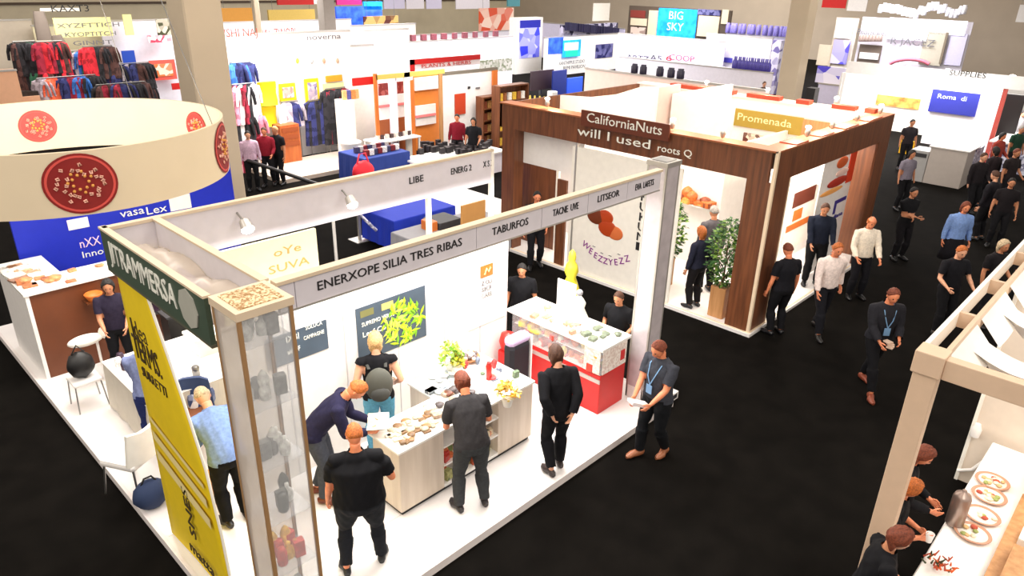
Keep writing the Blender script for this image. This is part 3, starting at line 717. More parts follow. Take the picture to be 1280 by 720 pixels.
for k, ch in enumerate('WEEZZYEZZ'):
    u = (k-4)/4; WT(ch, t, PUR, (XB, c.y-u*.52, c.z-.10+.20*u*u+.02), 'y', .19, rot=-(-u*.42))
    if k in (1, 3, 5, 7): WT('~', t, LETG, (XB, c.y-u*.42, c.z+.06+.18*u*u), 'y', .14)
for k, ch in enumerate('KUKUMI'): WT(ch, t, LETB, (XB, GX(804, 270, XB).y, 2.02-.2*k), 'y', .24, width=.2)
pp = MB(); pp.ball((XB, GX(808, 250, XB).y, 2.30), .13, 12, 8, (.08, .8, 1)); wb(pp, 'fruit_print', NUT[2], t)
# storage block in the middle
t = thing('storage_block', 'white storage cabin with tall plain walls in the middle of the timber booth', 'cabin', (14.6, 8.8, .06))
sw = MB(); pr_ = [(8.35, .06), (8.35, 3.78), (8.8, 3.72), (9.4, 3.5), (10.1, 3.36), (10.95, 3.3), (10.95, .06)]
sw.add([(x, y, z) for x in (13.0, 13.06) for y, z in pr_], [tuple(range(7)), tuple(range(13, 6, -1))]+[(i, 7+i, 7+(i+1) % 7, (i+1) % 7) for i in range(7)]); wb(sw, 'curved_wall', WHITE, t)
WP('side_wall', t, WHITE, (13.5, 13.56, 6.85, 8.29, .06, 3.6)); WP('side_wall', t, WHITE, (13.56, 16.3, 6.85, 6.91, .06, 2.7)); WP('side_wall', t, WHITE, (13.56, 16.0, 8.23, 8.29, .06, 3.6))
WP('inner_wall', t, mat('pinkish_panel', (222, 196, 186), .6), (13.06, 13.9, 8.35, 8.41, .06, 3.76))
WP('shelf_ledge', t, WHITE, (13.2, 13.5, 6.9, 7.9, 1.42, 1.45))
WT('B', t, LETB, (12.995, GX(783, 143, 13).y, 2.94), 'y', .22)
WT('IIC 8', t, LETG, (12.995, 8.7, 2.5), 'y', .1)
# gold sign
t = thing('gold_sign', 'olive gold sign board with cream script above a food picture board', 'sign', (16.2, 7.6, 2.7))
GO = mat('olive_gold', (170, 140, 50), .5)
y0, y1 = 6.55, 8.75
WP('board', t, GO, (16.26, 16.30, y0, y1, 2.62, 3.02)); WT('by Promenada', t, mat('cream_script', (250, 232, 170), .5), (16.255, (y0+y1)/2, 2.84), 'y', .24, width=1.7)
WP('side_board', t, OAK, (16.26, 16.30, 5.9, 6.55, 2.3, 3.0)); WP('food_picture', t, mat('food_print', (96, 44, 30), .6, kind='voronoi', scale=9, c2=(236, 214, 190)), (16.22, 16.26, 6.8, 7.9, 2.18, 2.50)); WP('post', t, ORANGE, (16.24, 16.32, 8.45, 8.75, 1.9, 2.62))
WP('backing', t, WHITE, (16.30, 16.34, 5.9, 8.75, 1.6, 2.62))
# posters on the right opening
YI = 6.0
t = thing('partition_wall', 'white inner wall seen through the right opening of the timber booth', 'wall', (15.0, YI, .06))
WP('panel', t, WHITE, (13.7, 16.6, YI, YI+.05, .06, 2.76))
t = thing('poster', 'white poster showing a dark brown cabinet and orange lines', 'poster', (15.2, YI-.02, 1.2))
a, b, c, d = rY(YI-.02, 985, 228, 1030, 300); WP('board', t, PAPER, (a, b, YI-.015, YI, c, d))
a, b, c, d = rY(YI-.02, 993, 237, 1018, 254); WP('dark_print', t, mat('cabinet_print', (96, 44, 30), .5), (a, b, YI-.025, YI-.015, c, d))
for q in ((992, 262, 1002, 274), (984, 277, 1010, 284)):
    a, b, c, d = rY(YI-.02, *q); WP('orange_print', t, ORANGE, (a, b, YI-.025, YI-.015, c, d))
t = thing('poster', 'tall poster with orange burger picture above a purple letter P logo', 'poster', (15.8, 5.3, .06))
p0 = GY(1038, 215, 5.2); 
WP('board', t, WHITE, (14.35, 16.05, 5.20, 5.23, .10, 2.86))
WP('red_block', t, mat('red_print', (214, 58, 24), .5), (15.72, 16.05, 5.185, 5.20, 1.9, 2.86))
bg = MB()
for k, (cx, cz, rx, rz, mi) in enumerate(((15.3, 2.42, .30, .12, 0), (15.25, 2.02, .55, .10, 1), (15.0, 1.86, .6, .06, 2), (15.4, 2.2, .35, .08, 3))):
    bg.cur = mi; bg.ball((cx, 5.19, cz), 1, 14, 8, (rx, .008, rz))
wb(bg, 'burger_print', [mat('bun_print', (206, 90, 34), .5), mat('patty_print', (170, 40, 20), .5), mat('fries_print', (240, 170, 90), .5), mat('cream_print', (236, 200, 190), .5)], t)
lg = WP('logo_bar', t, mat('logo_purple', (46, 34, 130), .5), (15.35, 15.95, 5.185, 5.20, 1.50, 1.58), (15.35, 15.45, 5.185, 5.20, 1.28, 1.5)); WT('mediana', t, MATS['logo_purple'], (15.5, 5.19, 1.2), 'x', .14, width=.85)
# plants
def plant(loc, h, r, label, pot=True, n=260, potm=None):
    t = thing('potted_plant', label, 'plant', loc)
    b = MB(); b.box(-.15, .15, -.15, .15, 0, .6, bev=.01); b.build('pot', potm or OAK, t)
    tr = MB(); tr.tube([(0, 0, .5), (.02, .01, .9), (-.02, 0, h*.75)], [.02, .016, .01], 6)
    for k in range(5): a = k*1.3; tr.tube([(0, 0, .7+.1*k), (r*.6*math.cos(a), r*.6*math.sin(a), .95+.14*k)], [.01, .006], 5)
    tr.build('stem', mat('bark', (92, 66, 44), .8), t)
    lf = MB(); lf2 = random.Random(int(h*100))
    for k in range(n):
        th = lf2.uniform(0, 2*PI); z = lf2.uniform(.62, h); q = math.sin(PI*min(1, (z-.5)/(h-.5)*.93))**.6; rr_ = r*q*lf2.uniform(.35, 1)
        c = Vector((rr_*math.cos(th), rr_*math.sin(th), z)); d = Vector((math.cos(th)+lf2.uniform(-.6, .6), math.sin(th)+lf2.uniform(-.6, .6), lf2.uniform(-.5, .7))).normalized(); s_ = d.cross(Vector((lf2.uniform(-1, 1), lf2.uniform(-1, 1), 1))).normalized(); L = lf2.uniform(.06, .11); w = L*.35
        lf.cur = lf2.choice((0, 0, 1)); lf.add([c-d*L*.5, c-s_*w+Vector((0, 0, .008)), c+d*L*.6, c+s_*w+Vector((0, 0, .008))], [(0, 1, 2, 3)])
    lf.build('foliage', [mat('foliage_dark', (44, 88, 30), .6), mat('foliage_mid', (110, 146, 52), .6)], t); return t
plant((11.48, 5.56, .06), 1.85, .40, 'leafy green plant in a tall tan pot beside the timber pillar', n=900)
plant((11.95, 7.1, .06), 1.75, .42, 'leafy green plant behind the right corner tower, left of two visitors', n=900)
b_ = WP('cardboard_box', None, OAK, (11.34, 11.56, 4.92, 5.16, .06, .42), bev=.01); tag(b_, 'small tan box standing inside the timber pillar corner', 'box')
# ---------------------------------------------------------------- near right booth
RBEAM = mat('beige_frame_paint', (212, 184, 158), .5)
xp, yp, zt = 6.22, 1.19, 3.0
t = thing('booth_pergola', 'cream square-section booth frame with white cloth swags at the right edge', 'booth frame', (xp, yp, 0))
WP('post', t, RBEAM, (xp, xp+.15, yp-.19, yp, 0, zt-.16), bev=.006)
cpb = WP('corner_block', t, RBEAM, (xp-.02, xp+.20, yp-.21, yp+.02, zt-.20, zt), bev=.008)
WP('front_beam', t, RBEAM, (xp+.01, xp+.12, -2.5, yp-.21, zt-.20, zt-.02), bev=.006)
WP('side_beam', t, PAPER, (xp+.2, 12.6, yp-.03, yp+.01, zt-.17, zt), bev=.004); WP('side_beam', t, RBEAM, (xp+.2, 12.6, yp-.20, yp-.16, zt-.17, zt), bev=.004)
for x in (7.35, 8.5, 9.7, 10.9, 12.1): WP('cross_piece', t, RBEAM, (x, x+.05, yp-.16, yp-.03, zt-.16, zt-.01))
WP('post', t, RBEAM, (12.45, 12.6, yp-.19, yp, 0, zt-.17))
CL = mat('white_swag_cloth', (244, 240, 234), .8)
for k, x in enumerate((7.15, 8.25, 9.90, 10.9)):
    sw = MB(); vs = []; n1, n2 = 12, 9
    for i in range(n1+1):
        for j in range(n2+1):
            u = i/n1; v = j/n2; vs.append((x-.25+.5*v+.10*math.sin(u*PI), yp-.2-u*.95, zt-.12-.42*math.sin(u*PI)*(1-.55*abs(v-.5)*2)-.08*v+.01*math.sin(v*20)))
    sw.add(vs, [(i*(n2+1)+j, i*(n2+1)+j+1, (i+1)*(n2+1)+j+1, (i+1)*(n2+1)+j) for i in range(n1) for j in range(n2)], True)
    wb(sw, 'cloth_swag', CL, t)
for x0, x1 in ((6.42, 7.3), (7.45, 8.4), (8.6, 9.38), (9.8, 10.8)):
    cu = MB(); vs = []
    for i in range(17):
        u = i/16
        for j in range(5): vs.append((x0+(x1-x0)*u, yp-.20-.05*j, zt-.06-.055*j-.05*math.sin(u*PI)*(j/4)))
    cu.add(vs, [(5*i+j, 5*i+j+5, 5*i+j+6, 5*i+j+1) for i in range(16) for j in range(4)], True); wb(cu, 'cloth_sheet', CL, t)
WALLB = mat('beige_booth_wall', (222, 208, 192), .7)
t = thing('partition_wall', 'broad beige booth wall behind the plates table at the right edge', 'wall', (9.3, -.5, 0))
WP('panel', t, WALLB, (9.42, 9.48, -2.5, .98, 0, 2.77)); WP('edge', t, PAPER, (9.40, 9.50, .98, 1.02, 0, 2.78))
# table
t = thing('buffet_table', 'long white cloth-covered table with plates of food at the lower right corner', 'table', (7.4, .3, 0))
def drape(mb, x0, x1, y0, y1, zt_, zb, amp=.012, n=60):
    per = []
    for k in range(n):
        u = k/n*4; s_ = int(u); f_ = u-s_
        p = [(x0+(x1-x0)*f_, y0), (x1, y0+(y1-y0)*f_), (x1-(x1-x0)*f_, y1), (x0, y1-(y1-y0)*f_)][s_]; per.append(p)
    cx, cy = (x0+x1)/2, (y0+y1)/2; rings = []
    for z, e in ((zt_, -.01), (zt_, 0), (zt_-.02, .012), ((zt_+zb)/2, .02), (zb, .03)):
        rings.append([(p[0]+(1 if p[0] > cx else -1)*(e+(amp*math.sin(k*1.7) if z < zt_-.03 else 0))*(abs(p[0]-cx) > (x1-x0)*.499), p[1]+(1 if p[1] > cy else -1)*(e+(amp*math.sin(k*1.9) if z < zt_-.03 else 0))*(abs(p[1]-cy) > (y1-y0)*.499), z) for k, p in enumerate(per)])
    mb.loft([r[::-1] for r in rings], True, False)
d_ = MB(); drape(d_, 5.6, 9.3, -.35, .74, .75, .02); wb(d_, 'table_cloth', mat('white_table_cloth', (244, 242, 238), .8), t)
# brown display riser with boxes
t = thing('display_riser', 'tan cardboard display riser on the right side of the white buffet table', 'display stand', (7.4, .0, .75))
WP('panel', t, OAK, (6.2, 8.30, -.33, .27, .755, .84), (6.2, 7.2, -.33, .16, .84, .95), bev=.006); WP('upright', t, mat('tan_board', (206, 150, 84), .6), (8.2, 8.95, .16, .22, .755, 1.12)); WP('small_box', t, PAPER, (7.35, 7.6, -.1, .15, .84, .92), (7.7, 7.95, -.12, .12, .84, .93), bev=.01)
def plate(loc, label, n_food, seed, r=.17):
    t = thing('dinner_plate', label, 'plate', loc, 0, 'plates of food on the buffet table')
    b = MB(); b.lathe([(.001, 0), (r*.6, 0), (r*.95, .018), (r, .026), (r*.97, .030), (r*.62, .010), (.001, .008)], n=28); b.build('plate', mat('plate_brown_rim', (186, 138, 112), .35), t)
    c = MB(); c.lathe([(.001, .013), (r*.80, .017), (r*.80, .02), (.001, .018)], n=24); c.build('plate_liner', mat('doily', (240, 232, 222), .7), t)
    rr_ = random.Random(seed)
    for k in range(n_food):
        a = rr_.uniform(0, 6.28); q = rr_.uniform(.1, .65)*r
        f_ = MB(); f_.ball((q*math.cos(a), q*math.sin(a), .032), .03, 8, 6, (rr_.uniform(.7, 1.3), rr_.uniform(.7, 1.3), .45), jit=.12)
        f_.build('food_piece', rr_.choice([mat('food_tan', (206, 172, 120), .6), mat('food_red', (176, 70, 44), .6), mat('food_green', (150, 160, 90), .6), mat('food_cream', (240, 226, 196), .6)]), t)
    return t
for (px_, py_), lb, nf in (((1215, 668), 'brown-rimmed plate of light food, nearest to the bottom edge', 6), ((1227, 646), 'brown-rimmed plate with one red piece, second from the bottom', 5), ((1236, 621), 'full brown-rimmed plate of mixed food, third from the bottom', 12), ((1240, 603), 'farthest brown-rimmed plate, heaped with pale food', 11)):
    plate(G(px_, py_, .757), lb, nf, px_)
t = thing('garnish_tray', 'heap of orange and green garnish at the near end of the buffet table', 'food', G(1172, 708, .757))
for k in range(34):
    rr_ = random.Random(k); b = MB(); a = rr_.uniform(0, 6.28); q = rr_.uniform(0, .14); c = Vector((q*math.cos(a), q*math.sin(a), .02+.03*rr_.random()))
    b.tube([c, c+Vector((rr_.uniform(-.05, .05), rr_.uniform(-.05, .05), .05))], [.010, .005], 6)
    b.build('garnish_piece', [mat('carrot', (216, 90, 24), .6), mat('herb', (60, 70, 40), .7), mat('food_red', (176, 70, 44), .6)][k % 3], t)
t = thing('coffee_urn', 'grey steel coffee urn at the far left end of the buffet table', 'urn', G(1192, 655, .757)-Vector((0, 0, 0)))
b = MB(); b.lathe([(.07, 0), (.085, .02), (.085, .34), (.07, .38), (.03, .40), (.02, .43)], n=18); b.build('urn_body', mat('brushed_urn', (170, 150, 140), .3, .6), t)
b = MB(); b.tube([(.08, 0, .30), (.14, 0, .27), (.13, 0, .12), (.085, 0, .09)], .01, 6); b.build('handle', BLACK, t)
b = MB(); g0 = G(1197, 588, 1.2); g0 = GX(1200, 588, 9.38); pts = [GX(x, y, 9.38) for x, y in ((1197, 588), (1215, 587), (1232, 575), (1250, 570), (1279, 571), (1310, 575))]
b.tube(pts, .022, 8); o = wb(b, 'white_hose', WHITE); tag(o, 'curved white cable running along the beige booth wall', 'cable')
b = MB(); c = GX(1218, 545, 9.38); b.lathe([(.05, 0), (.06, .1), (.03, .18)], (c.x, c.y, c.z), 10); o = wb(b, 'wall_lamp', WHITE); tag(o, 'small white and black fitting fixed high on the beige booth wall', 'lamp')
# ---------------------------------------------------------------- white booth far right
XR = 30.0
y0, y1, z0, z1 = rX(XR, 1060, 88, 1290, 104)
t = thing('white_booth', 'long white open-fronted booth shell at the upper right', 'booth', (XR, 7, 0))
ya, yb = GX(1300, 100, XR).y, GX(1058, 88, XR).y; zb = 2.62; zt2 = 3.06
WP('fascia', t, WHITE, (XR-.05, XR, ya, yb, zb, zt2)); q = WP('post', t, WHITE, (XR-.08, XR+.02, yb-.05, yb+.06, 0, zb))
WT('SUPPLIES', t, LETB, (XR-.055, GX(1210, 92, XR).y, GX(1212, 93, XR).z), 'y', .26, width=1.15)
XR2 = 34.0
ya2, yb2 = GX(1245, 150, XR2).y, GX(1060, 120, XR2).y
WP('back_wall', t, PAPER, (XR2, XR2+.05, ya2, yb2+1, 0, 2.42)); WP('side_wall', t, WHITE, (XR, XR2, yb+.1, yb+.16, 0, 2.6))
WP('inner_wall', t, GREYP, (32.2, 32.26, GX(1243, 160, 32.2).y, GX(1160, 140, 32.2).y, 0, GX(1200, 106, 32.2).z))
WP('post', t, mat('red_post', (190, 80, 70), .5), (XR, XR+.1, GX(1249, 150, XR).y, GX(1243, 150, XR).y, 0, zb))
for px_ in (1130, 1180, 1262):
    c = GX(px_, 108, XR+1.5); l2 = MB(); l2.ball((XR+1.5, c.y, 2.9), .12, 8, 6, (1, 1, .5)); wb(l2, 'lit_lamp', LAMPM, t); area('booth_fill', (XR+1.5, c.y, 2.8), 1.6, 200, (1, .97, .95))  # area is added fill, larger than the lamp ball
def board(plane, V, rect, name, label, cat, m_, th=.05, off=0, group=None, zb_=None):
    if plane == 'X':
        a, b, c, d = rX(V, *rect); o = WP(name, None, m_, (V, V+th, a, b, c if zb_ is None else zb_, d))
    else:
        a, b, c, d = rY(V, *rect); o = WP(name, None, m_, (a, b, V, V+th, c if zb_ is None else zb_, d))
    return tag(o, label, cat, group)
board('X', 32.1, (1162, 114, 1223, 143), 'poster', 'dark blue poster with pale script inside the white booth at upper right', 'poster', mat('deep_blue_poster', (28, 34, 120), .5))
o = tag(thing('poster_script', 'pale handwriting strokes on the dark blue poster', 'lettering', (32.09, GX(1190, 122, 32.09).y, GX(1190, 122, 32.09).z)), None); WT('Roma  di', o, mat('pale_blue_lettering', (170, 176, 220), .5), o.location, 'y', .25, width=1.0)
board('X', 33.9, (1095, 121, 1150, 134), 'display_screen', 'orange-edged yellow product screen in the white booth at upper right', 'screen', mat('orange_yellow_screen', (226, 84, 30), .5, c2=(250, 214, 110), scale=2.2))
board('X', 29.5, (1123, 175, 1141, 205), 'poster', 'yellow and black roll-up poster left of the grey cabinet', 'poster', mat('yellow_rollup', (230, 170, 20), .5, c2=(240, 190, 30), scale=2), zb_=0)
board('X', 31.0, (1246, 117, 1272, 195), 'doorway_dark', 'black sheet painted in for the dark opening in the white booth at upper right', 'opening', BLACK, zb_=0)  # flat black sheet puts the darkness of the opening into colour
# cabinets
c = G(1135, 228); t = thing('reception_counter', 'pale grey reception counter with white top standing on the right aisle', 'counter', (c.x, c.y, 0))
cx0 = 25.4; cy0, cy1 = 5.0, 6.6
WP('body', t, mat('pale_grey_laminate', (184, 176, 170), .5), (cx0, cx0+.9, cy0, cy1-.55, 0, 1.15), bev=.01); WP('drawer_unit', t, mat('mid_grey_laminate', (168, 168, 168), .5), (cx0+.02, cx0+.8, cy1-.53, cy1, 0, .98), bev=.01)
WP('drawer_slot', t, DARK, (cx0+.005, cx0+.02, cy1-.48, cy1-.1, .78, .9)); WP('top', t, WHITE, (cx0-.04, cx0+1.4, cy0-.05, cy1-.5, 1.15, 1.19), bev=.008); WP('front_print', t, mat('speckled_print', (220, 220, 236), .5, kind='voronoi', scale=14, c2=(120, 120, 150)), (cx0+.95, cx0+1.9, cy0-.02, cy0+.02, 0, 1.1))
c = G(1225, 205); t = thing('display_table', 'white table with small purple packs beyond the grey reception counter', 'table', (30, 4.2, 0))
WP('top', t, WHITE, (29, 31.5, 2.3, 5.2, .95, 1.0)); WP('body', t, mat('speckled_print', (220, 220, 236)), (29.1, 31.4, 2.4, 5.1, 0, .95))
# ---------------------------------------------------------------- background: props
_board = board
def board(plane, V, rect, name, label, cat, m_, th=.05, off=0, group=None, zb_=None):
    if zb_ is None and V >= 40:
        q = rX(V, *rect) if plane == 'X' else rY(V, *rect); a, b, c, d = q
        t = thing(name, label, cat, (V, (a+b)/2, c) if plane == 'X' else ((a+b)/2, V, c), 0, group)
        WP('panel', t, m_, (V, V+th, a, b, c, d) if plane == 'X' else (a, b, V, V+th, c, d))
        for u in (a+.1*(b-a), b-.1*(b-a)):
            w_ = MB(); p = (V+th/2, u, d) if plane == 'X' else (u, V+th/2, d); w_.tube([p, (p[0], p[1], 11)], .012, 5); wb(w_, 'hanging_wire', CHROME, t)
        return t
    return _board(plane, V, rect, name, label, cat, m_, th, off, group, zb_)
random.seed(21)
def garment_proto(long=1.0):
    b = MB(); rings = []
    for z, w_, d_ in ((0, .20*long+.02, .07), (-.0, .2, .07), (-.45, .19, .075), (-.75, .20, .07)): pass
    prof = [(-.95*long, .24, .08), (-.6*long, .21, .075), (-.25, .19, .07), (-.08, .235, .06), (-.02, .16, .045), (.02, .06, .03)]
    for z, w_, d_ in prof: rings.append([(w_*math.cos(2*PI*k/14), d_*math.sin(2*PI*k/14)*(1+.15*math.sin(k*2.3)), z) for k in range(14)])
    b.loft(rings)
    for s_ in (-1, 1): b.tube([(s_*.18, 0, -.06), (s_*.26, .0, -.3), (s_*.29, .01, -.58)], [(.06, .05), (.055, .045), (.045, .035)], 8)
    return b
GM = {}
def garment_obj(loc, color, label, group, long=1.0, rz=0):
    key = (color, long)
    if key not in GM:
        GM[key] = garment_proto(long).mesh('garment', mat('garm_%02x%02x%02x' % color, color, .85, kind='voronoi', scale=7, c2=tuple(min(255, int(v*1.25+16)) for v in color)))
    o = bpy.data.objects.new('hanging_garment', GM[key]); COL.objects.link(o); o.location = loc; o.rotation_euler.z = rz
    return tag(o, label, 'garment', group)
NAMES = {(28, 32, 78): 'navy', (22, 20, 24): 'black', (168, 22, 34): 'red', (120, 16, 36): 'dark red', (236, 230, 228): 'white', (40, 90, 160): 'blue', (38, 92, 66): 'green', (216, 80, 50): 'orange', (150, 140, 150): 'grey', (222, 190, 60): 'yellow', (60, 34, 30): 'brown', (206, 120, 140): 'pink'}
CN = list(NAMES)
def rail(Y, pxa, pxb, pyt, cols, place, gid, n, long=1.0, rows=1, dz=.9):
    """clothes hanging on a rail along X at the height seen at pixel row pyt"""
    a = GY(pxa, pyt, Y); b = GY(pxb, pyt, Y)
    t = thing('clothes_rail', 'steel clothes rail '+place, 'clothes rail', ((a.x+b.x)/2, Y, max(0, a.z-dz*(rows-1)-1.0)), 0)
    for r_ in range(rows):
        tb = MB(); z = a.z-dz*r_; tb.tube([(a.x, Y, z+.05), (b.x, Y, z+.05)], .02, 6); wb(tb, 'rail', CHROME, t)
    for x in (a.x, b.x): 
        tb = MB(); tb.tube([(x, Y, 0 if gid[0] != '^' else max(0, a.z-dz*rows-.3)), (x, Y, a.z+.06)], .02, 6); wb(tb, 'upright', CHROME, t)
    for r_ in range(rows):
        for k in range(n):
            c = CN[cols[(k*7+r_*3+k//3) % len(cols)]]
            garment_obj((a.x+(b.x-a.x)*(k+.5)/n, Y, a.z-dz*r_), c, NAMES[c]+' garment hanging on the rail '+place, gid.strip('^')+', '+NAMES[c], long, random.uniform(-.7, .7))
def fac(plane, V, rect, name, label, cat, m_, zb_=0, extra=None, th=.08):
    """free-standing wall or booth part as a thing with a panel and a top rail"""
    if plane == 'X': a, b, c, d = rX(V, *rect); q = (V, V+th, a, b)
    else: a, b, c, d = rY(V, *rect); q = (a, b, V, V+th)
    z0 = c if zb_ is None else zb_
    t = thing(name, label, cat, ((q[0]+q[1])/2, (q[2]+q[3])/2, z0))
    WP('panel', t, m_, (*q, z0, d-.06)); WP('top_rail', t, ALU, (q[0]-.02, q[1]+.02, q[2]-.02, q[3]+.02, d-.06, d))
    return t, q, z0, d
PROD = {}
def packs(loc0, loc1, n, label, group, cols, size=(.12, .10, .2), kind='box', jitter=.02):
    """row of small product packs between two points"""
    for k in range(n):
        p = Vector(loc0).lerp(Vector(loc1), (k+.5)/n)+Vector((random.uniform(-jitter, jitter), random.uniform(-jitter, jitter), 0)); c = cols[k % len(cols)]
        key = (kind, size, c)
        if key not in PROD:
            b = MB()
            if kind == 'box': b.box(-size[0]/2, size[0]/2, -size[1]/2, size[1]/2, 0, size[2], bev=.006)
            elif kind == 'jar': b.lathe([(size[0]*.45, 0), (size[0]*.5, .02), (size[0]*.5, size[2]*.75), (size[0]*.38, size[2]*.84), (size[0]*.40, size[2]), (.001, size[2])], n=10)
            elif kind == 'bottle': b.lathe([(size[0]*.45, 0), (size[0]*.5, .02), (size[0]*.5, size[2]*.55), (size[0]*.18, size[2]*.75), (size[0]*.18, size[2]), (.001, size[2])], n=10)
            elif kind == 'bowl': b.lathe([(size[0]*.3, 0), (size[0]*.5, size[2]*.8), (size[0]*.5, size[2]), (size[0]*.3, size[2]*1.3), (.001, size[2]*1.5)], n=12)
            PROD[key] = b.mesh('pack', mat('pack_%02x%02x%02x' % c, c, .45, noise=.3, scale=22))
        nm = {'box': 'product_pack', 'jar': 'jar', 'bottle': 'bottle', 'bowl': 'bowl'}[kind]
        o = bpy.data.objects.new(nm, PROD[key]); COL.objects.link(o); o.location = p; o.rotation_euler.z = random.uniform(-.3, .3); tag(o, label, nm.replace('_', ' '), group)
def shelves(plane, V, rect, label, n_sh, frame, depth=.4, packs_per=6, pk='packs', cols=None, zb_=0, back=None, psize=(.16, .12, .26)):
    if plane == 'X': a, b, c, d = rX(V, *rect)
    else: a, b, c, d = rY(V, *rect)
    X = plane == 'X'
    f = lambda u0, u1, w0, w1, z0, z1: (V+w0, V+w1, u0, u1, z0, z1) if X else (u0, u1, V+w0, V+w1, z0, z1)
    z0 = c if zb_ is None else zb_
    t = thing('shelf_unit', label, 'shelf unit', (V+depth/2, (a+b)/2, z0) if X else ((a+b)/2, V+depth/2, z0))
    WP('back_panel', t, back or frame, f(a, b, depth-.03, depth, z0, d)); WP('side_panel', t, frame, f(a, a+.05, 0, depth-.03, z0, d)); WP('side_panel', t, frame, f(b-.05, b, 0, depth-.03, z0, d)); WP('top_panel', t, frame, f(a, b, 0, depth, d, d+.05))
    zlo = max(c, z0)
    for k in range(n_sh):
        z = zlo+(d-zlo)*k/n_sh+.02; WP('shelf', t, frame, f(a+.05, b-.05, 0, depth-.03, z, z+.03))
        if packs_per and cols:
            pz = z+.03; ps = (psize[0], psize[1], min(psize[2], (d-zlo)/n_sh*.75)); ps = tuple(round(q, 3) for q in ps)
            if X: packs((V+.15, a+.1, pz), (V+.15, b-.1, pz), packs_per, 'small pack on the '+label.split(' with ')[0][:70], pk, cols, ps)
            else: packs((a+.1, V+.15, pz), (b-.1, V+.15, pz), packs_per, 'small pack on the '+label.split(' with ')[0][:70], pk, cols, ps)
    return t, (a, b, z0, d)
BW = mat('cool_white_panel', (232, 228, 238), .6); LAV = mat('lavender_white', (214, 210, 236), .6)
CYAN = mat('cyan_screen', (10, 130, 236), .4, emit=.9, c2=(40, 170, 250), scale=2); BLUS = mat('blue_screen', (22, 60, 210), .4, emit=.7, c2=(60, 110, 240), scale=2)
# ---- upper left clothes hall
o, q, z0, d = fac('Y', 34, (-30, 24, 50, 122), 'booth_wall', 'pale grey booth wall at the far upper left', 'wall', mat('warm_grey_panel', (204, 192, 174), .7))
o, q, z0, d = fac('Y', 33.5, (50, 30, 132, 122), 'booth_wall', 'cream booth wall behind the red and navy clothes', 'wall', mat('cream_panel', (226, 216, 180), .7))
o, q, z0, d = fac('Y', 33, (133, 24, 232, 122), 'booth_wall', 'white booth wall with the blue door panel, left of the thick column', 'wall', BW)
o = thing('sign', 'pale yellow sign with small grey lettering above the hanging clothes', 'sign', (11, 32, 3)); a, b, c, d = rY(32, 68, 22, 140, 46)
PY_ = mat('pale_yellow_sign', (240, 234, 160), .6); WP('board', o, PY_, (a, b, 32, 32.05, c, d))
for k, w_ in enumerate(('XYZFTTICH', 'KYOPTITCH', 'GINNT')): WT(w_, o, LETG, ((a+b)/2+.2, 31.99, d-.28-.32*k), 'x', .22, width=2.2-.4*k)
o = board('Y', 32.5, (50, 10, 100, 14), 'light_strip', 'thin bright horizontal strip above the pale yellow sign', 'sign', PAPER); 
o = thing('sign', 'black letters standing above the pale yellow sign', 'sign', GY(88, 11, 32.5)); WT('KAXT3', o, LETB, o.location, 'x', .35, width=1.3)
board('Y', 32.6, (157, 63, 173, 122), 'door_panel', 'tall royal blue door panel in the white booth wall', 'panel', mat('blue_door', (24, 70, 180), .5), zb_=0)
for rc_, lb in (((188, 75, 220, 100), 'red-framed picture sign left of the thick column'),):
    o = thing('sign', lb, 'sign', GY(204, 88, 32.6)); a, b, c, d = rY(32.6, *rc_)
    WP('frame', o, mat('coral_red', (226, 90, 76), .5), (a, b, 32.6, 32.65, c, d)); WP('picture', o, mat('picture_mix', (240, 220, 200), .5, kind='voronoi', scale=4, c2=(220, 120, 60)), (a+.15, b-.15, 32.57, 32.6, c+.15, d-.15))
board('Y', 32.4, (215, 104, 226, 112), 'small_sign', 'little red label below the red-framed picture sign', 'sign', RED)
for rc_, lb, m_ in (((185, 44, 214, 53), 'red lettered strip on top of the white booth wall', mat('red_scrawl', (222, 60, 90), .5, kind='voronoi', scale=6, c2=(250, 230, 236))), ((196, 24, 214, 44), 'small dark leafy picture above the red lettered strip', mat('leaf_pic', (60, 60, 30), .6, kind='voronoi', scale=5, c2=(210, 200, 180))), ((155, 18, 166, 44), 'narrow pale yellow hanging pennant near the white booth wall', PY_), ((-5, 86, 30, 98), 'peach low shelf panel at the far left edge', mat('peach_panel', (230, 176, 140), .6))):
    board('Y', 32.3, rc_, 'sign', lb, 'sign', m_)
MANM = mat('mannequin_grey', (120, 108, 98), .6)
for px_, a_, b_ in ((53, 14, 50), (75, 44, 66)):
    g_ = MB(); p0 = GY(px_-5, a_, 31.8); p1 = GY(px_+3, b_, 31.8); g_.tube([p0, p0.lerp(p1, .5), p1], [(.18, .08), (.24, .10), (.26, .10)], 10); o = wb(g_, 'hanging_garment', MANM); tag(o, 'long grey patterned garment hanging at top left, '+('taller one' if px_ < 60 else 'shorter one'), 'garment')
rail(31, 16, 44, 54, [1, 6, 1, 10], 'at the far left, dark clothes', '^dark clothes at far left', 7, 1.2, 3, 1.0)
rail(30.5, 46, 78, 54, [3, 2, 1, 10, 2, 1], 'below the tall grey garment', '^red and black clothes', 9, 1.1, 3, 1.0)
rail(30.8, 78, 104, 66, [0, 5, 6, 1, 8], 'right of the red clothes', '^mixed blue green clothes', 7, 1.0, 3, .9)
rail(30.4, 104, 140, 60, [2, 1, 10, 1, 3, 0, 8], 'with the red jackets under the yellow sign', '^red jackets and dark coats', 9, 1.2, 3, 1.0)
rail(30.6, 140, 186, 82, [1, 1, 0, 10, 1, 8], 'below the blue door panel', '^black and blue coats', 11, 1.0, 2, .9)
rail(30.0, 46, 120, 100, [8, 7, 0, 3, 5, 1, 4], 'lowest at upper left just above the ring', '^colourful low row', 18, .8, 1)
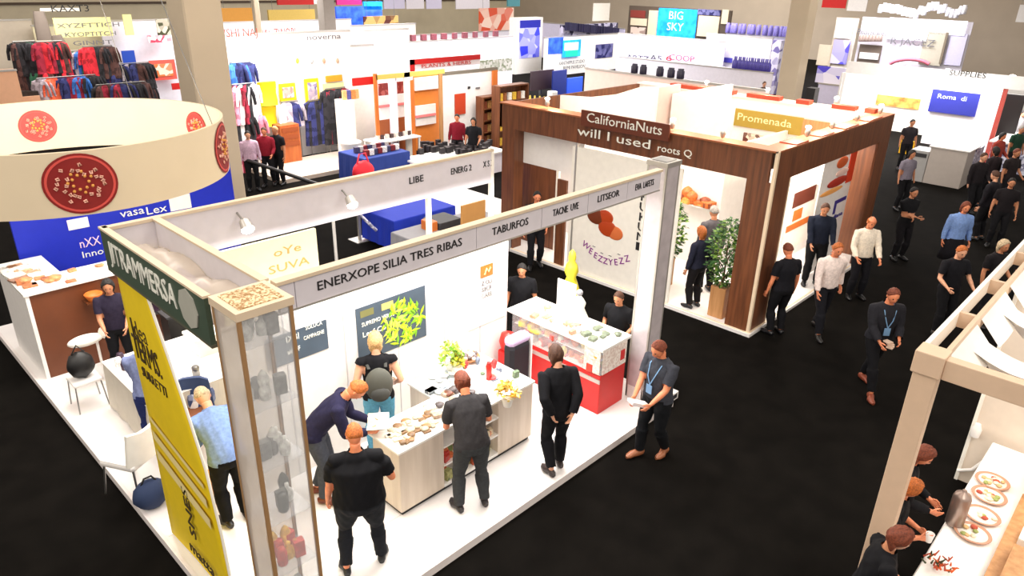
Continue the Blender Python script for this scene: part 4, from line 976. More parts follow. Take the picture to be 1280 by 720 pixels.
rail(29.6, 120, 182, 108, [1, 0, 10, 1, 3], 'lowest at upper left beside the thick column', '^dark low row', 15, .8, 1)
a = GY(-20, 121, 30); b = GY(48, 121, 30); o = WP('low_shelf', None, mat('peach_panel', (230, 176, 140)), (a.x, b.x, 29.8, 30.4, 0, GY(20, 121, 30).z)); tag(o, 'low shelf of dark goods just above the ring banner at far left', 'shelf')
for k in range(10):
    packs(GY(0+k*4.5, 121, 30), GY(4+k*4.5, 121, 30), 1, 'dark small shoe pair on the peach shelf', 'dark goods on the peach shelf', [(40, 30, 24), (90, 60, 40), (200, 190, 180)], (.24, .2, .2))
# ---- white clothes booth right of column (y = 22)
t, q, z0, d = fac('Y', 22, (268, 40, 442, 200), 'booth_wall', 'big bright white clothing booth wall right of the thick column', 'wall', WHITE)
WT('TWSHI NAJ', t, mat('brick_lettering', (150, 60, 44), .5), (GY(293, 41, 21.98).x, 21.98, d+.02), 'x', .34, width=1.5); WT('noverna', t, LETG, (GY(405, 48, 21.98).x, 21.98, d-.2), 'x', .26, width=1.3)
for k, (px_, cl) in enumerate(((372, (180, 200, 60)), (390, (170, 170, 170)), (405, (200, 150, 120)), (422, (190, 160, 130)))):
    c = GY(px_, 76, 21.9); b = MB(); b.ball(c, .09, 8, 6, (.7, .3, 1)); o = wb(b, 'small_figure', mat('fig%d' % k, cl, .6)); tag(o, 'tiny coloured cut-out sign on the white clothing wall', 'sign', 'tiny cut-outs on the white wall')
t2, q, z0, d = fac('X', GY(442, 100, 22).x, (442, 42, 470, 200), 'booth_wall', 'pale side wall of the white clothing booth', 'wall', BW) if False else (None,)*4
a = GY(443, 120, 22).x
WP('side_wall', t, BW, (a, a+.06, 19.6, 22, 0, 4.0))
for px_, lb in ((348-16, 'left'),):
    for k, (ya_, yb_) in enumerate(((102, 132), (133, 158))):
        o = thing('seat_shell', 'bright yellow curved seat shell mounted on the white wall, '+('upper one' if k == 0 else 'lower one'), 'chair', GY(333, yb_, 21.7)); a_, b_, c_, d_ = rY(21.7, 322, ya_, 347, yb_)
        bb = MB(); bb.loft([[(a_+(b_-a_)*(.5+.5*math.cos(2*PI*i/20)*(.92 if z in (0, 1) else 1)), 21.7+.12*math.sin(2*PI*i/20)+.1*math.sin(z*PI), c_+(d_-c_)*z) for i in range(20)] for z in (0, .15, .5, .85, 1)]); wb(bb, 'seat_shell', YEL, o)
for rc_, lb, cc in (((349, 104, 370, 126), 'round-cornered yellow poster with red food print', (216, 60, 40)), ((381, 98, 399, 128), 'yellow poster with purple print', (90, 90, 150)), ((407, 94, 428, 102), 'mustard rectangle sign over the black clothes', (214, 150, 30))):
    o = thing('poster', lb, 'poster', GY((rc_[0]+rc_[2])/2, rc_[3], 21.9)); a, b, c, d = rY(21.9, *rc_)
    WP('board', o, YEL if cc[0] != 214 else mat('mustard', cc, .6), (a, b, 21.88, 21.93, c, d), bev=.02)
    if cc[0] != 214: WP('print', o, mat('pr%d' % cc[0], cc, .6, kind='voronoi', scale=9, c2=(230, 200, 190)), (a+.1, b-.1, 21.86, 21.88, c+.1, d-.12))
board('Y', 21.9, (405, 104, 430, 122), 'poster', 'pale yellow backing sheet behind the black clothes', 'poster', PY_)
rail(21.4, 288, 312, 80, [5, 0, 5, 4, 0], 'of blue patterned clothes beside the thick column', 'blue patterned clothes', 8, 1.3, 1)
rail(21.2, 290, 318, 108, [3, 11, 1, 1, 4, 1], 'of pink and black clothes beside the thick column', 'pink and black clothes', 9, 1.2, 3, .9)
rail(21.5, 352, 372, 130, [4, 8, 0], 'under the round-cornered yellow poster', 'pale patterned tops', 4, .8, 1)
rail(21.5, 385, 404, 128, [0, 1, 0, 1], 'of navy clothes under the purple print poster', 'navy clothes', 8, 1.5, 1)
rail(21.4, 407, 431, 113, [1, 1, 3, 1], 'of black and red clothes under the mustard sign', 'black and red clothes', 9, 1.9, 1)
t = thing('drawer_chest', 'orange-brown wooden drawer chest under the yellow poster', 'chest', (GY(362, 180, 21).x, 21, 0)); a, b, c, d = rY(21, 351, 156, 375, 186)
WP('carcass', t, mat('chest_wood', (168, 84, 34), .5, kind='wood', scale=4, c2=(190, 104, 50)), (a, b, 21, 21.5, 0, d)); 
for k in range(3): WP('drawer', t, mat('drawer_wood', (150, 70, 28), .5), (a+.05, b-.05, 20.97, 21, c+.1+k*(d-c)/3.4, c+.05+(k+.85)*(d-c)/3.4))
# grey carpet stage + black strip + tables behind header
pfm = mat('stage_beige', (196, 180, 164), .6)
sp = [G(335, 196), G(385, 196), G(410, 228), G(345, 240)]
st_ = WP('raised_stage', None, pfm, (10.2, 13.8, 19.2, 21.4, 0, .12)); struct(st_)
b = MB(); b.tube([G(308, 200, .9), G(402, 232, .9)], .05, 6); o = wb(b, 'barrier_rail', BLACK); tag(o, 'thin black barrier rail above the rear grey fascia', 'rail')
for k, (px_, py_) in enumerate(((310, 200), (355, 216), (400, 232))):
    pass
t = thing('draped_table', 'navy draped table with small goods left of the red bag', 'table', G(405, 228)); a = G(380, 232); 
d_ = MB(); drape(d_, 11.6, 13.2, 16.9, 18.2, .95, .02); wb(d_, 'navy_cloth', mat('navy_drape', (24, 52, 130), .8), t)
packs((11.8, 17.2, .96), (13.1, 17.3, .96), 8, 'small mixed item on the navy draped table', 'goods on the navy table', [(120, 30, 30), (230, 226, 220), (60, 60, 90)], (.16, .12, .16)); packs((11.8, 17.7, .96), (13.1, 17.8, .96), 8, 'small mixed item on the navy draped table', 'goods on the navy table', [(60, 60, 90), (200, 190, 180), (120, 30, 30)], (.16, .12, .16))
t = thing('hamper', 'white cylindrical hamper standing behind the red bag', 'basket', G(441, 214)); b = MB(); b.lathe([(.26, 0), (.32, .9), (.34, .95), (.30, .95), (.25, .1)], n=18); b.build('basket', WHITE, t)
t = thing('shoulder_bag', 'bright red bag lying just above the rear grey fascia', 'bag', G(455, 228, .5)); b = MB(); b.ball((0, 0, .3), .34, 14, 10, (1, .6, .9), jit=.04); b.build('bag_body', mat('bag_red', (226, 30, 50), .6), t); b = MB(); b.tube([(-.2, 0, .5), (-.1, 0, .8), (.1, 0, .8), (.2, 0, .5)], .025, 6); b.build('strap', mat('bag_red', (226, 30, 50)), t)
p = G(455, 228, .5); t = thing('stool', 'navy block seat under the red bag', 'stool', (p.x, p.y, 0)); b = MB(); b.box(-.35, .35, -.35, .35, .1, .5, bev=.04); b.build('seat', NAVYC, t)
for s1 in (-1, 1):
    for s2 in (-1, 1): b = MB(); b.tube([(s1*.3, s2*.3, 0), (s1*.3, s2*.3, .1)], .02, 6); b.build('leg', CHROME, t)
# ---- orange framed booth (y = 19.5)
YO = 19.5
t, q, z0, d = fac('Y', YO+1.2, (442, 55, 470, 190), 'booth_wall', 'white panel wall with red band left of the orange timber bays', 'wall', PAPER)
a, b, c, d = rY(YO, 443, 97, 470, 107)
WP('red_band', t, RED, (a, b, YO+.1, YO+.14, c, d)); WP('shelf_board', t, PAPER, (a, b-.4, YO+.7, YO+1.2, .1, 2.0))
for k in range(3):
    packs((a+.1, YO+.85, 2.005), (b-.1, YO+.85, 2.005), 4, 'small orange and blue pack on the white panel shelf', 'packs on the white panel shelf', [(236, 170, 110), (80, 80, 140), (220, 130, 70)], (.14, .1, .3)); break
t = thing('timber_bay', 'orange timber bay frame with white display boards in the middle distance', 'display frame', (GY(510, 180, YO).x, YO, 0))
def bay(x0, y0, x1, y1, m_, name='panel', off=0, th=.06, zb_=None):
    a, b, c, d = rY(YO+off, x0, y0, x1, y1); return WP(name, t, m_, (a, b, YO+off, YO+off+th, c if zb_ is None else zb_, d))
bay(470, 92, 474, 195, ORANGE, 'post', zb_=0); bay(507, 88, 514, 195, PAPER, 'post', zb_=0); bay(514, 100, 519, 195, ORANGE, 'post', zb_=0); bay(550, 92, 554, 195, OAK, 'post', zb_=0)
bay(474, 103, 507, 118, mat('maroon_band', (132, 34, 24), .5, kind='voronoi', scale=8, c2=(180, 90, 80)), 'header_band', .5); bay(474, 118, 507, 148, WHITE, 'display_board', .5); bay(474, 130, 507, 133, mat('pink_line', (230, 130, 130), .5), 'stripe', .45)
bay(474, 148, 507, 196, mat('brown_board', (150, 76, 26), .5), 'lower_board', .5, zb_=0); bay(519, 92, 550, 196, mat('orange_board2', (222, 130, 50), .5), 'back_board', .6, zb_=0); bay(519, 96, 550, 112, WHITE, 'header_board', .5); bay(520, 131, 545, 156, WHITE, 'display_board', .5); bay(520, 143, 545, 146, mat('pink_line', (230, 130, 130)), 'stripe', .45)
bay(470, 90, 556, 96, mat('gold_edge', (206, 180, 90), .5), 'top_beam')
t = thing('booth_wall', 'white booth wall with a small red plaque and orange edge post', 'wall', (GY(590, 180, YO).x, YO, 0))
bay(554, 90, 618, 200, WHITE, 'panel', .3, zb_=0); bay(553, 87, 622, 91, mat('dark_rail', (110, 104, 92), .5), 'top_rail', .28); bay(616, 88, 622, 122, ORANGE, 'edge_post', .2); bay(569, 117, 582, 143, mat('plaque_red', (190, 64, 34), .5), 'plaque', .25, .03); bay(585, 108, 588, 111, DARK, 'small_mark', .27, .02); bay(595, 109, 600, 111, LETG, 'small_mark', .27, .02)
t, ab = shelves('Y', YO-.4, (604, 122, 630, 200), 'dark walnut shelf unit beside the timber booth with packs', 4, WOOD, .4, 4, 'packs on the walnut shelf', [(120, 60, 40), (200, 150, 90), (240, 230, 220)])
t, ab = shelves('Y', YO-1, (624, 108, 660, 190), 'orange-brown shelf unit left above the timber canopy with packs', 4, WOOD, .4, 6, 'packs on the orange-brown shelf', [(220, 180, 60), (150, 90, 50), (240, 230, 220)])
# small goods in front of bays
for k in range(34):
    x, y = 525+k*2.6, 186+random.uniform(-6, 8); packs(G(x, y, .69), G(x+3, y, .69), 1, 'small mixed item on the low table before the orange bays', 'goods before the orange bays', [(30, 26, 30), (232, 226, 220), (130, 26, 36), (210, 160, 120), (220, 100, 40)], (.15, .13, .18))
p = G(570, 200, .66); t = thing('low_table', 'low white table of small goods before the orange bays', 'table', (p.x, p.y, 0)); a = G(520, 200, .66); b = G(612, 186, .66)
WP('top', t, WHITE, (min(a.x, b.x)-.3, max(a.x, b.x)+.2, min(a.y, b.y)-.6, max(a.y, b.y)+.4, .64, .69)); WP('body', t, BW, (min(a.x, b.x)-.2, max(a.x, b.x)+.1, min(a.y, b.y)-.5, max(a.y, b.y)+.3, 0, .64))
t = thing('low_table', 'white framed low bench just above the rear fascia', 'table', G(492, 200)); c = t.location; WP('top', t, WHITE, (c.x-.9, c.x+.9, c.y-.4, c.y+.4, .72, .76))
for sx in (-.85, .85):
    for sy in (-.35, .35): WP('leg', t, WHITE, (c.x+sx-.03, c.x+sx+.03, c.y+sy-.03, c.y+sy+.03, 0, .72))
packs((c.x-.7, c.y, .76), (c.x+.8, c.y, .76), 8, 'tiny pale item on the low bench', 'items on the low bench', [(200, 190, 180), (60, 40, 40)], (.12, .1, .14))
# panels right between fascias
c = G(592, 262); t = thing('easel_board', 'tan board standing behind the rear fascia right end', 'board', (c.x, c.y, 0)); X = c.x
a, b, z0, z1 = rY(10.4, 577, 218, 607, 252); WP('board', t, mat('tan_board', (216, 150, 64), .6), (a, b, 10.4, 10.44, .6, 1.5)); WP('leg', t, WHITE, (a, a+.04, 10.44, 10.48, 0, .6)); WP('leg', t, WHITE, (b-.04, b, 10.44, 10.48, 0, .6)); t.location.y = t.location.y
a, b, z0, z1 = rY(11.2, 549, 230, 577, 268); o = WP('black_case', None, DARK, (a, b, 11.2, 11.8, 0, .9), bev=.03); tag(o, 'black case standing left of the tan board', 'case')
a, b, z0, z1 = rY(11.2, 540, 243, 549, 270); o = WP('orange_box', None, ORANGE, (a, b, 11.25, 11.6, 0, .95), bev=.02); tag(o, 'narrow orange box left of the black case', 'box')
p = G(570, 282, .75); o = thing('grey_table', 'grey cloth table behind the front fascia near its middle', 'table', (p.x, p.y, 0)); d_ = MB(); drape(d_, p.x-1.3, p.x+1.2, p.y-.5, p.y+.6, .75, .02); wb(d_, 'grey_cloth', mat('grey_cloth', (150, 150, 156), .8), o)
p = G(508, 258, .75); o = thing('draped_table', 'royal blue draped table seen between the two fascias', 'table', (p.x, p.y, 0)); d_ = MB(); drape(d_, p.x-.9, p.x+.9, p.y-.7, p.y+.5, .75, .06); wb(d_, 'blue_cloth', mat('blue_drape', (20, 50, 180), .8), o)
a, b = G(478, 264), G(548, 300); struct(WP('trim_4', None, mat('platform_edge_metal', (176, 168, 166)), (a.x-.03, a.x+.03, b.y-.8, a.y+.1, 0, .08)))
struct(WP('booth_platform', None, mat('white_vinyl_floor', (236, 232, 230)), (a.x+.03, a.x+3, b.y-.3, a.y+2, 0, .06)))
b = MB(); b.tube([G(421, 330, 0), G(421, 330, 0)+Vector((0, 0, 1.6))], .035, 8); o = thing('crowd_post', 'white post with angled arm and red tip behind the front fascia', 'post', G(421, 330)); wb(b, 'post', WHITE, o)
b = MB(); p = G(421, 330, 0)+Vector((0, 0, 1.58)); b.tube([p, p+Vector((.45, -.25, -.45)), p+Vector((.8, -.4, -.9))], .035, 8); wb(b, 'arm', mat('speckled_print', (220, 220, 236)), o); b = MB(); b.ball(p+Vector((-.05, .05, 0)), .09, 8, 6, (1, 1, 1.2)); wb(b, 'red_tip', RED, o)
c = G(450, 300); o = thing('high_table', 'small brown-topped table on one pale leg behind the rear fascia', 'table', (c.x, c.y, 0)); WP('top', o, OAK, (c.x-.4, c.x+.4, c.y-.3, c.y+.3, .98, 1.02)); WP('leg', o, ALU, (c.x-.03, c.x+.03, c.y-.03, c.y+.03, .02, .98)); WP('base', o, ALU, (c.x-.2, c.x+.2, c.y-.2, c.y+.2, 0, .02))
# ---- mid-back white booths
t, q, z0, d = fac('Y', 27, (440, 36, 512, 140), 'booth_wall', 'blush white booth wall behind the orange timber bays', 'wall', mat('blush_panel', (238, 216, 206), .6))
t, q, z0, d = fac('Y', 28.5, (512, 48, 640, 150), 'booth_wall', 'white booth wall behind the red lettered banner', 'wall', BW); WT28 = d
t = thing('sign', 'long red banner sign with white lettering in the middle distance', 'sign', GY(556, 80, 25)); a, b, c, d = rY(25, 512, 71, 600, 84); WP('board', t, mat('banner_white', (240, 226, 226), .6), (a, b, 25, 25.05, c, d)); WP('red_strip', t, RED, (a, b, 24.97, 25, (c+d)/2, d), (a, a+.25, 24.97, 25, c-.1, d)); WT('PLANTS & HERBS', t, RED, ((a+b)/2, 24.96, c+.12), 'x', .22, width=(b-a)*.7)
board('Y', 26, (600, 74, 640, 90), 'sign', 'pale sign with grey-green scribble right of the red banner', 'sign', mat('scribble', (150, 160, 130), .5, kind='voronoi', scale=8, c2=(232, 232, 226)))
for k in range(9):
    packs((GY(515+k*13, 48, 28.54).x, 28.54, WT28), (GY(515+k*13, 48, 28.54).x+.1, 28.54, WT28), 1, 'small dark or leafy item standing on top of the white booth wall', 'items on top of the white wall', [(120, 60, 70), (90, 100, 80), (210, 200, 196), (60, 50, 60)], (.3, .15, .28))
for rc_, lb, m_ in (((421, 8, 478, 38), 'bright blue video wall at top centre-left', BLUS), ((455, 2, 478, 12), 'cyan upper screen above the blue video wall', CYAN), ((421, -4, 452, 6), 'magenta sign above the blue video wall', mat('magenta_sign', (206, 30, 120), .5)), ((347, -6, 392, 6), 'red hanging sign at the top left of centre', RED), ((392, -4, 410, 5), 'white hanging sign beside the red hanging sign', WHITE), ((336, 12, 394, 30), 'yellow backdrop under the red hanging sign', mat('ochre_backdrop', (222, 190, 100), .7)), ((277, 10, 320, 30), 'ochre banner just right of the thick column', mat('ochre_banner', (226, 160, 70), .7)), ((600, 10, 642, 42), 'orange and white patterned screen at top centre', mat('orange_pattern', (220, 80, 40), .5, kind='voronoi', scale=1.2, c2=(250, 220, 200))), ((635, -4, 650, 8), 'teal sign above the orange patterned screen', mat('teal', (80, 150, 160), .5))):
    board('Y', 44, rc_, 'display_screen' if 'screen' in lb or 'video' in lb else 'sign', lb, 'screen' if 'screen' in lb or 'video' in lb else 'sign', m_, .15, zb_=None)
board('Y', 43, (455, 20, 498, 40), 'sign', 'dark red and gold lettered sign before the blue video wall', 'sign', mat('dark_letters', (90, 40, 36), .6, kind='voronoi', scale=1.5, c2=(220, 180, 110)), .1)
for k, (x0, x1, m_) in enumerate(((480, 506, LAV), (508, 530, BW), (533, 552, LAV), (570, 612, BW))): board('Y', 52, (x0, -8, x1, 11), 'hanging_sign', ('first', 'second', 'third', 'widest')[k]+' pale square sign hanging along the top centre', 'sign', m_, .1)
# ---- blue / white electronics block
t = thing('display_cabinet', 'blue-lit tall display cabinet in white frame at top centre', 'cabinet', (GY(660, 60, 33).x, 33, 0)); a, b, c, d = rY(33, 645, 22, 678, 72)
WP('frame', t, PAPER, (a, b, 33, 33.6, 0, d)); WP('screen', t, mat('deep_blue_lit', (40, 50, 200), .5, emit=.4, kind='voronoi', scale=1.5, c2=(190, 190, 240)), (a+.3, b-.3, 32.96, 33, c, d-.15)); WP('header', t, mat('blue_header', (20, 30, 170), .5), (a+.3, b-.3, 32.93, 32.96, d-.6, d-.15))
t, q, z0, d = fac('Y', 31, (680, 44, 770, 118), 'booth_wall', 'off-white booth wall carrying the bright blue and green screen', 'wall', PAPER)
board('Y', 30.94, (686, 47, 704, 67), 'display_screen', 'bright blue screen left half above dark lettering', 'screen', BLUS); 
t = thing('display_screen', 'cyan screen with white and green picture near top centre', 'screen', GY(715, 70, 30.8)); a, b, c, d = rY(30.8, 704, 50, 726, 71); WP('screen', t, CYAN, (a, b, 30.8, 30.85, c, d)); WP('picture', t, WHITE, (a+.1, b-.3, 30.76, 30.8, (c+d)/2-.1, d-.15)); WP('picture_green', t, mat('green_pic', (20, 190, 160), .5, emit=.4), (a+.2, b-.3, 30.76, 30.8, c+.02, (c+d)/2-.1))
board('Y', 30.94, (745, 55, 766, 72), 'display_screen', 'dark navy screen near top centre', 'screen', mat('navy_pic', (30, 32, 90), .4, kind='voronoi', scale=3, c2=(110, 110, 160)))
t = thing('sign', 'two rows of small dark lettering on the off-white booth', 'sign', GY(715, 80, 30.7)); WT('XANTHIPPUS STUDIO', t, LETB, (GY(715, 78, 30.7).x, 30.7, GY(715, 78, 30.7).z), 'x', .3, width=2.6); WT('REMI PAVILION', t, LETB, (GY(718, 84, 30.7).x, 30.7, GY(718, 84, 30.7).z), 'x', .3, width=2.2)
for k in range(22):
    packs(GY(707+k*3, 38+k*.3, 32), GY(710+k*3, 38+k*.3, 32), 1, 'dark small item on the upper rack near top centre', 'dark items on the upper rack', [(28, 24, 60), (60, 50, 110), (220, 215, 235)], (.3, .2, .5))
board('Y', 32.4, (704, 30, 772, 46), 'rack', 'dark lattice rack holding small items near top centre', 'rack', mat('lattice_dark', (40, 36, 70), .6, kind='voronoi', scale=3, c2=(200, 196, 220)), .3, zb_=0)
board('Y', 42, (742, 4, 762, 26), 'hanging_sign', 'small white hanging sign with tan edge near top centre', 'sign', PAPER, .1)
t = thing('display_screen', 'dark brown flat screen on stand above the timber canopy', 'screen', GY(675, 110, 26)); a, b, c, d = rY(26, 664, 88, 692, 112); WP('screen', t, mat('brown_black', (58, 42, 46), .4), (a, b, 26, 26.08, c, d)); WP('stand', t, CHROME, ((a+b)/2-.05, (a+b)/2+.05, 26.08, 26.2, 0, d))
for rc_, lb, m_ in (((691, 88, 708, 122), 'tall dark navy roll-up panel right of the brown screen', mat('navy_panel', (20, 40, 120), .5)), ((709, 97, 728, 120), 'bright blue panel right of the navy roll-up panel', mat('azure_panel', (44, 90, 226), .5))): board('Y', 25.5, rc_, 'roll_up_panel', lb, 'panel', m_, .08, zb_=0)
t = thing('water_dispenser', 'white water dispenser standing before the navy roll-up panel', 'dispenser', GY(690, 128, 24)); b = MB(); b.box(-.2, .2, -.2, .2, -.8, .55, bev=.04); b.build('body', WHITE, t); b = MB(); b.box(-.12, .12, -.22, -.2, .0, .3); b.build('recess', BLACK, t)
t, q, z0, d = fac('X', 37, (771, 46, 905, 90), 'booth_wall', 'lavender white booth wall with dark scribbled logos', 'wall', LAV, zb_=0)
t = thing('sign', 'row of dark and red scribbled logos on the lavender wall', 'sign', GX(820, 72, 36.9)); 
for px_, w_, m_ in ((797, 'ARTZ', LETB), (820, 'A5', LETB), (836, '6', RED), (852, 'COOP', mat('pink_red', (206, 60, 90), .5))): c = GX(px_, 73, 36.9); WT(w_, t, m_, c, 'y', .45, width=.4*len(w_))
t, q, z0, d = fac('X', 33, (771, 80, 965, 112), 'booth_counter', 'long white low booth wall in front of the lavender one', 'counter', BW, zb_=0); d33 = d
t, q, z0, d = fac('X', 37.5, (880, 44, 962, 100), 'booth_wall', 'white booth wall with a purple-blue stripe', 'wall', BW)
board('X', 37.4, (880, 71, 915, 77), 'stripe_sign', 'purple-blue stripe sign on the white booth wall', 'sign', mat('purple_stripe', (60, 56, 170), .5))
for k in range(18): packs((33.04, GX(916+k*2.6, 84, 33.04).y, d33), (33.04, GX(918+k*2.6, 84, 33.04).y, d33), 1, 'small purple or white bottle right of the purple stripe', 'bottles right of the purple stripe', [(70, 60, 150), (230, 226, 240), (110, 90, 120)], (.2, .2, .55), 'bottle')
# big framed screen wall
t = thing('screen_wall', 'dark-framed wall of screens with a cyan centre at top right of centre', 'screen wall', (56, GX(850, 40, 56).y, 0)); a, b, c, d = rX(56, 785, 10, 912, 46)
WP('frame', t, mat('dark_frame', (84, 72, 62), .5), (56, 56.3, a, b, 0, d))
def sub(x0, y0, x1, y1, m_, nm='screen'):
    a, b, c, d = rX(55.9, x0, y0, x1, y1); return WP(nm, t, m_, (55.9, 56, a, b, c, d))
sub(788, 13, 806, 22, mat('maroon_pic', (130, 50, 44), .5)); sub(788, 23, 808, 32, mat('cream_pic', (220, 206, 180), .5)); sub(788, 34, 806, 45, mat('brown_pic', (90, 50, 44), .5, kind='voronoi', scale=2, c2=(220, 200, 190))); sub(810, 13, 821, 45, mat('cream_pic', (220, 206, 180)))
s_ = sub(822, 11, 870, 47, CYAN); a, b, c, d = rX(55.8, 832, 16, 856, 38); WT('BIG\nSKY', s_, WHITE, (55.86, (a+b)/2, (c+d)/2), 'y', .9, width=1.6); sub(872, 12, 900, 19, mat('navy_pic', (30, 32, 90))); sub(872, 20, 898, 46, mat('cream_pic', (220, 206, 180))); sub(902, 12, 910, 30, mat('cream_pic', (220, 206, 180)))
# ---- mid goods above the timber booth
for k in range(12): packs(G(655+k*6, 131+k*.5, .9), G(658+k*6, 131+k*.5, .9), 1, 'yellow or dark bottle on the counter above the timber canopy', 'bottles above the timber canopy', [(210, 180, 60), (60, 50, 50), (230, 220, 210)], (.2, .2, .4), 'bottle')
p = G(688, 133, .88); t = thing('long_counter', 'white counter of bottles above the timber canopy', 'counter', (p.x, p.y, 0)); WP('body', t, BW, (p.x-1.5, p.x+2.2, p.y-1.2, p.y+.9, 0, .84)); WP('top', t, WHITE, (p.x-1.6, p.x+2.3, p.y-1.3, p.y+1.0, .84, .89))
t, q, z0, d = fac('X', 20.5, (730, 98, 960, 125), 'booth_wall', 'long pale booth wall behind the storage cabin', 'wall', mat('blush_panel', (238, 216, 206)))
for k, (px_, py_) in enumerate(((792, 104), (803, 106), (824, 100), (838, 102), (850, 104))): packs((20.54, GX(px_, 100, 20.54).y, d), (20.54, GX(px_, 100, 20.54).y, d), 1, 'dark round item on the white wall top above the cabin', 'dark items on the white wall top', [(30, 26, 50), (40, 36, 36), (190, 180, 80)], (.24, .24, .3), 'jar', 0)
# ---- purple lit booth at the upper right
XV = 52
t = thing('feature_booth', 'tall white and purple lit booth with shelves at upper right', 'booth', (XV, 20, 0))
def vx(x0, y0, x1, y1, m_, nm, off=0, th=.1, zb_=None):
    a, b, c, d = rX(XV+off, x0, y0, x1, y1); return WP(nm, t, m_, (XV+off, XV+off+th, a, b, c if zb_ is None else zb_, d))
vx(1040, 22, 1068, 85, mat('cream_pillar', (226, 214, 196), .6), 'pillar', .3, zb_=0); vx(1072, 24, 1210, 85, BW, 'back_wall', .3, zb_=0)
vx(1044, 26, 1065, 48, WHITE, 'light_box', .1); vx(1110, 24, 1208, 42, mat('lit_white_box', (250, 248, 255), .5, emit=.8), 'light_box', .1); vx(1108, 34, 1160, 50, MATS['lit_white_box'], 'light_box', .05)
vx(1040, 50, 1060, 80, mat('violet_shelf', (90, 80, 220), .5, kind='voronoi', scale=1.2, c2=(226, 220, 250)), 'violet_display', .1); vx(1022, 56, 1040, 82, mat('cream_pic', (220, 206, 180)), 'side_display', .2); vx(1020, 84, 1060, 105, mat('violet_goods', (80, 70, 210), .5, kind='voronoi', scale=1.5, c2=(236, 232, 250)), 'violet_display', -18.9)
vx(1072, 56, 1100, 84, mat('brown_shelf', (110, 96, 84), .6), 'shelf_box', .1); vx(1074, 66, 1098, 74, WHITE, 'shelf_gap', 0); vx(1152, 40, 1180, 82, mat('khaki_panel', (196, 190, 170), .6), 'panel', .1); vx(1178, 40, 1181, 80, mat('khaki_edge', (130, 116, 96), .6), 'panel_edge', 0); vx(1184, 42, 1205, 82, LAV, 'panel', .15)
a = GX(1088, 42, XV); WT('Phormann', t, LETG, (XV+.2, GX(1088, 41, XV).y, GX(1088, 41, XV).z), 'y', .5, width=1.8); c = GX(1140, 53, XV); WT('R JACEZ', t, LETG, (XV, c.y, c.z), 'y', .6, width=2.6); 
ar = MB(); pts = [GX(1112+k*5.5, 80-6*math.sin(k/9*PI)**.7, XV-.1) for k in range(10)]; ar.tube(pts, .12, 6); wb(ar, 'pink_arch', mat('pink_lit', (236, 120, 140), .5), t)
for k in range(22):
    x, y = 1098+k*5, 18-4*math.sin(k*.6)+random.uniform(-3, 3); packs(GX(x, y, XV-.2), GX(x+3, y, XV-.2), 1, 'white and violet ornament on top of the purple lit booth', 'ornaments on the purple booth', [(236, 234, 250), (160, 150, 200), (120, 110, 150)], (.3, .3, .5), 'jar')
for k in range(7): packs(GX(1074+k*4, 52, XV-.2), GX(1077+k*4, 52, XV-.2), 1, 'small ring-shaped item on the purple booth shelf', 'items on the purple booth shelf', [(150, 130, 120), (230, 226, 230)], (.3, .3, .4), 'jar')
board('X', 58, (1028, -6, 1058, 10), 'hanging_sign', 'red hanging sign at the top right', 'sign', RED, .1); board('X', 58, (1060, -6, 1084, 14), 'hanging_sign', 'white hanging sign beside the red one at top right', 'sign', WHITE, .1); board('X', 58, (1272, 6, 1290, 28), 'hanging_sign', 'white sign cut by the right edge near the top', 'sign', WHITE, .1)
t, q, z0, d = fac('X', 33, (1020, 105, 1060, 140), 'booth_wall', 'pale lavender low wall below the violet display', 'wall', LAV, zb_=0)
o = board('X', 28, (1007, 110, 1018, 127), 'loudspeaker', 'black loudspeaker beside the far beige column', 'speaker', BLACK, .4, zb_=0)
t, q, z0, d = fac('X', 44, (930, 50, 985, 120), 'booth_wall', 'lavender speckled booth wall left of the far beige column', 'wall', mat('lav_speckle', (226, 222, 240), .6, kind='voronoi', scale=2, c2=(150, 146, 180)), zb_=0) if False else (None,)*4
t = thing('display_cabinet', 'purple speckled tower display left of the far beige column', 'cabinet', (40, 22, 0)); a, b, c, d = rX(40, 958, 50, 972, 112); WP('case', t, mat('lav_speckle', (226, 222, 240), .6, kind='voronoi', scale=3, c2=(120, 110, 170)), (40, 40.5, a, b, 0, d))
# added fill lights without fixtures, brightening the rear booths
for (x, y, z_, pw, cl, sz) in ((11.5, 19.6, 4.6, 750, (1, .97, .98), 3), (17, 18.0, 4.4, 420, (1, .96, .93), 3), (19, 25, 4.8, 700, (1, .96, .96), 3), (24, 27, 4.8, 700, (1, .96, .98), 3), (28, 29, 5, 800, (.95, .94, 1), 3), (34.5, 27, 5, 900, (.93, .92, 1), 3), (35, 21, 5, 800, (.93, .92, 1), 3), (31, 24, 4.5, 700, (.95, .93, 1), 3), (8, 30.0, 5, 330, (1, .96, .93), 3), (14, 31, 5, 420, (1, .97, .98), 3), (49, 16, 6, 1500, (.93, .92, 1), 3), (27.5, 7.5, 4.2, 420, (1, .97, .96), 2.5), (20, 35, 6, 1400, (1, .96, .94), 4), (42, 24, 6, 1200, (.93, .92, 1), 3), (32, 43, 7, 2200, (1, .95, .9), 4), (52, 34, 7, 2200, (1, .97, .95), 4)):
    area('booth_fill', (x, y, z_), sz, pw*.6, cl)

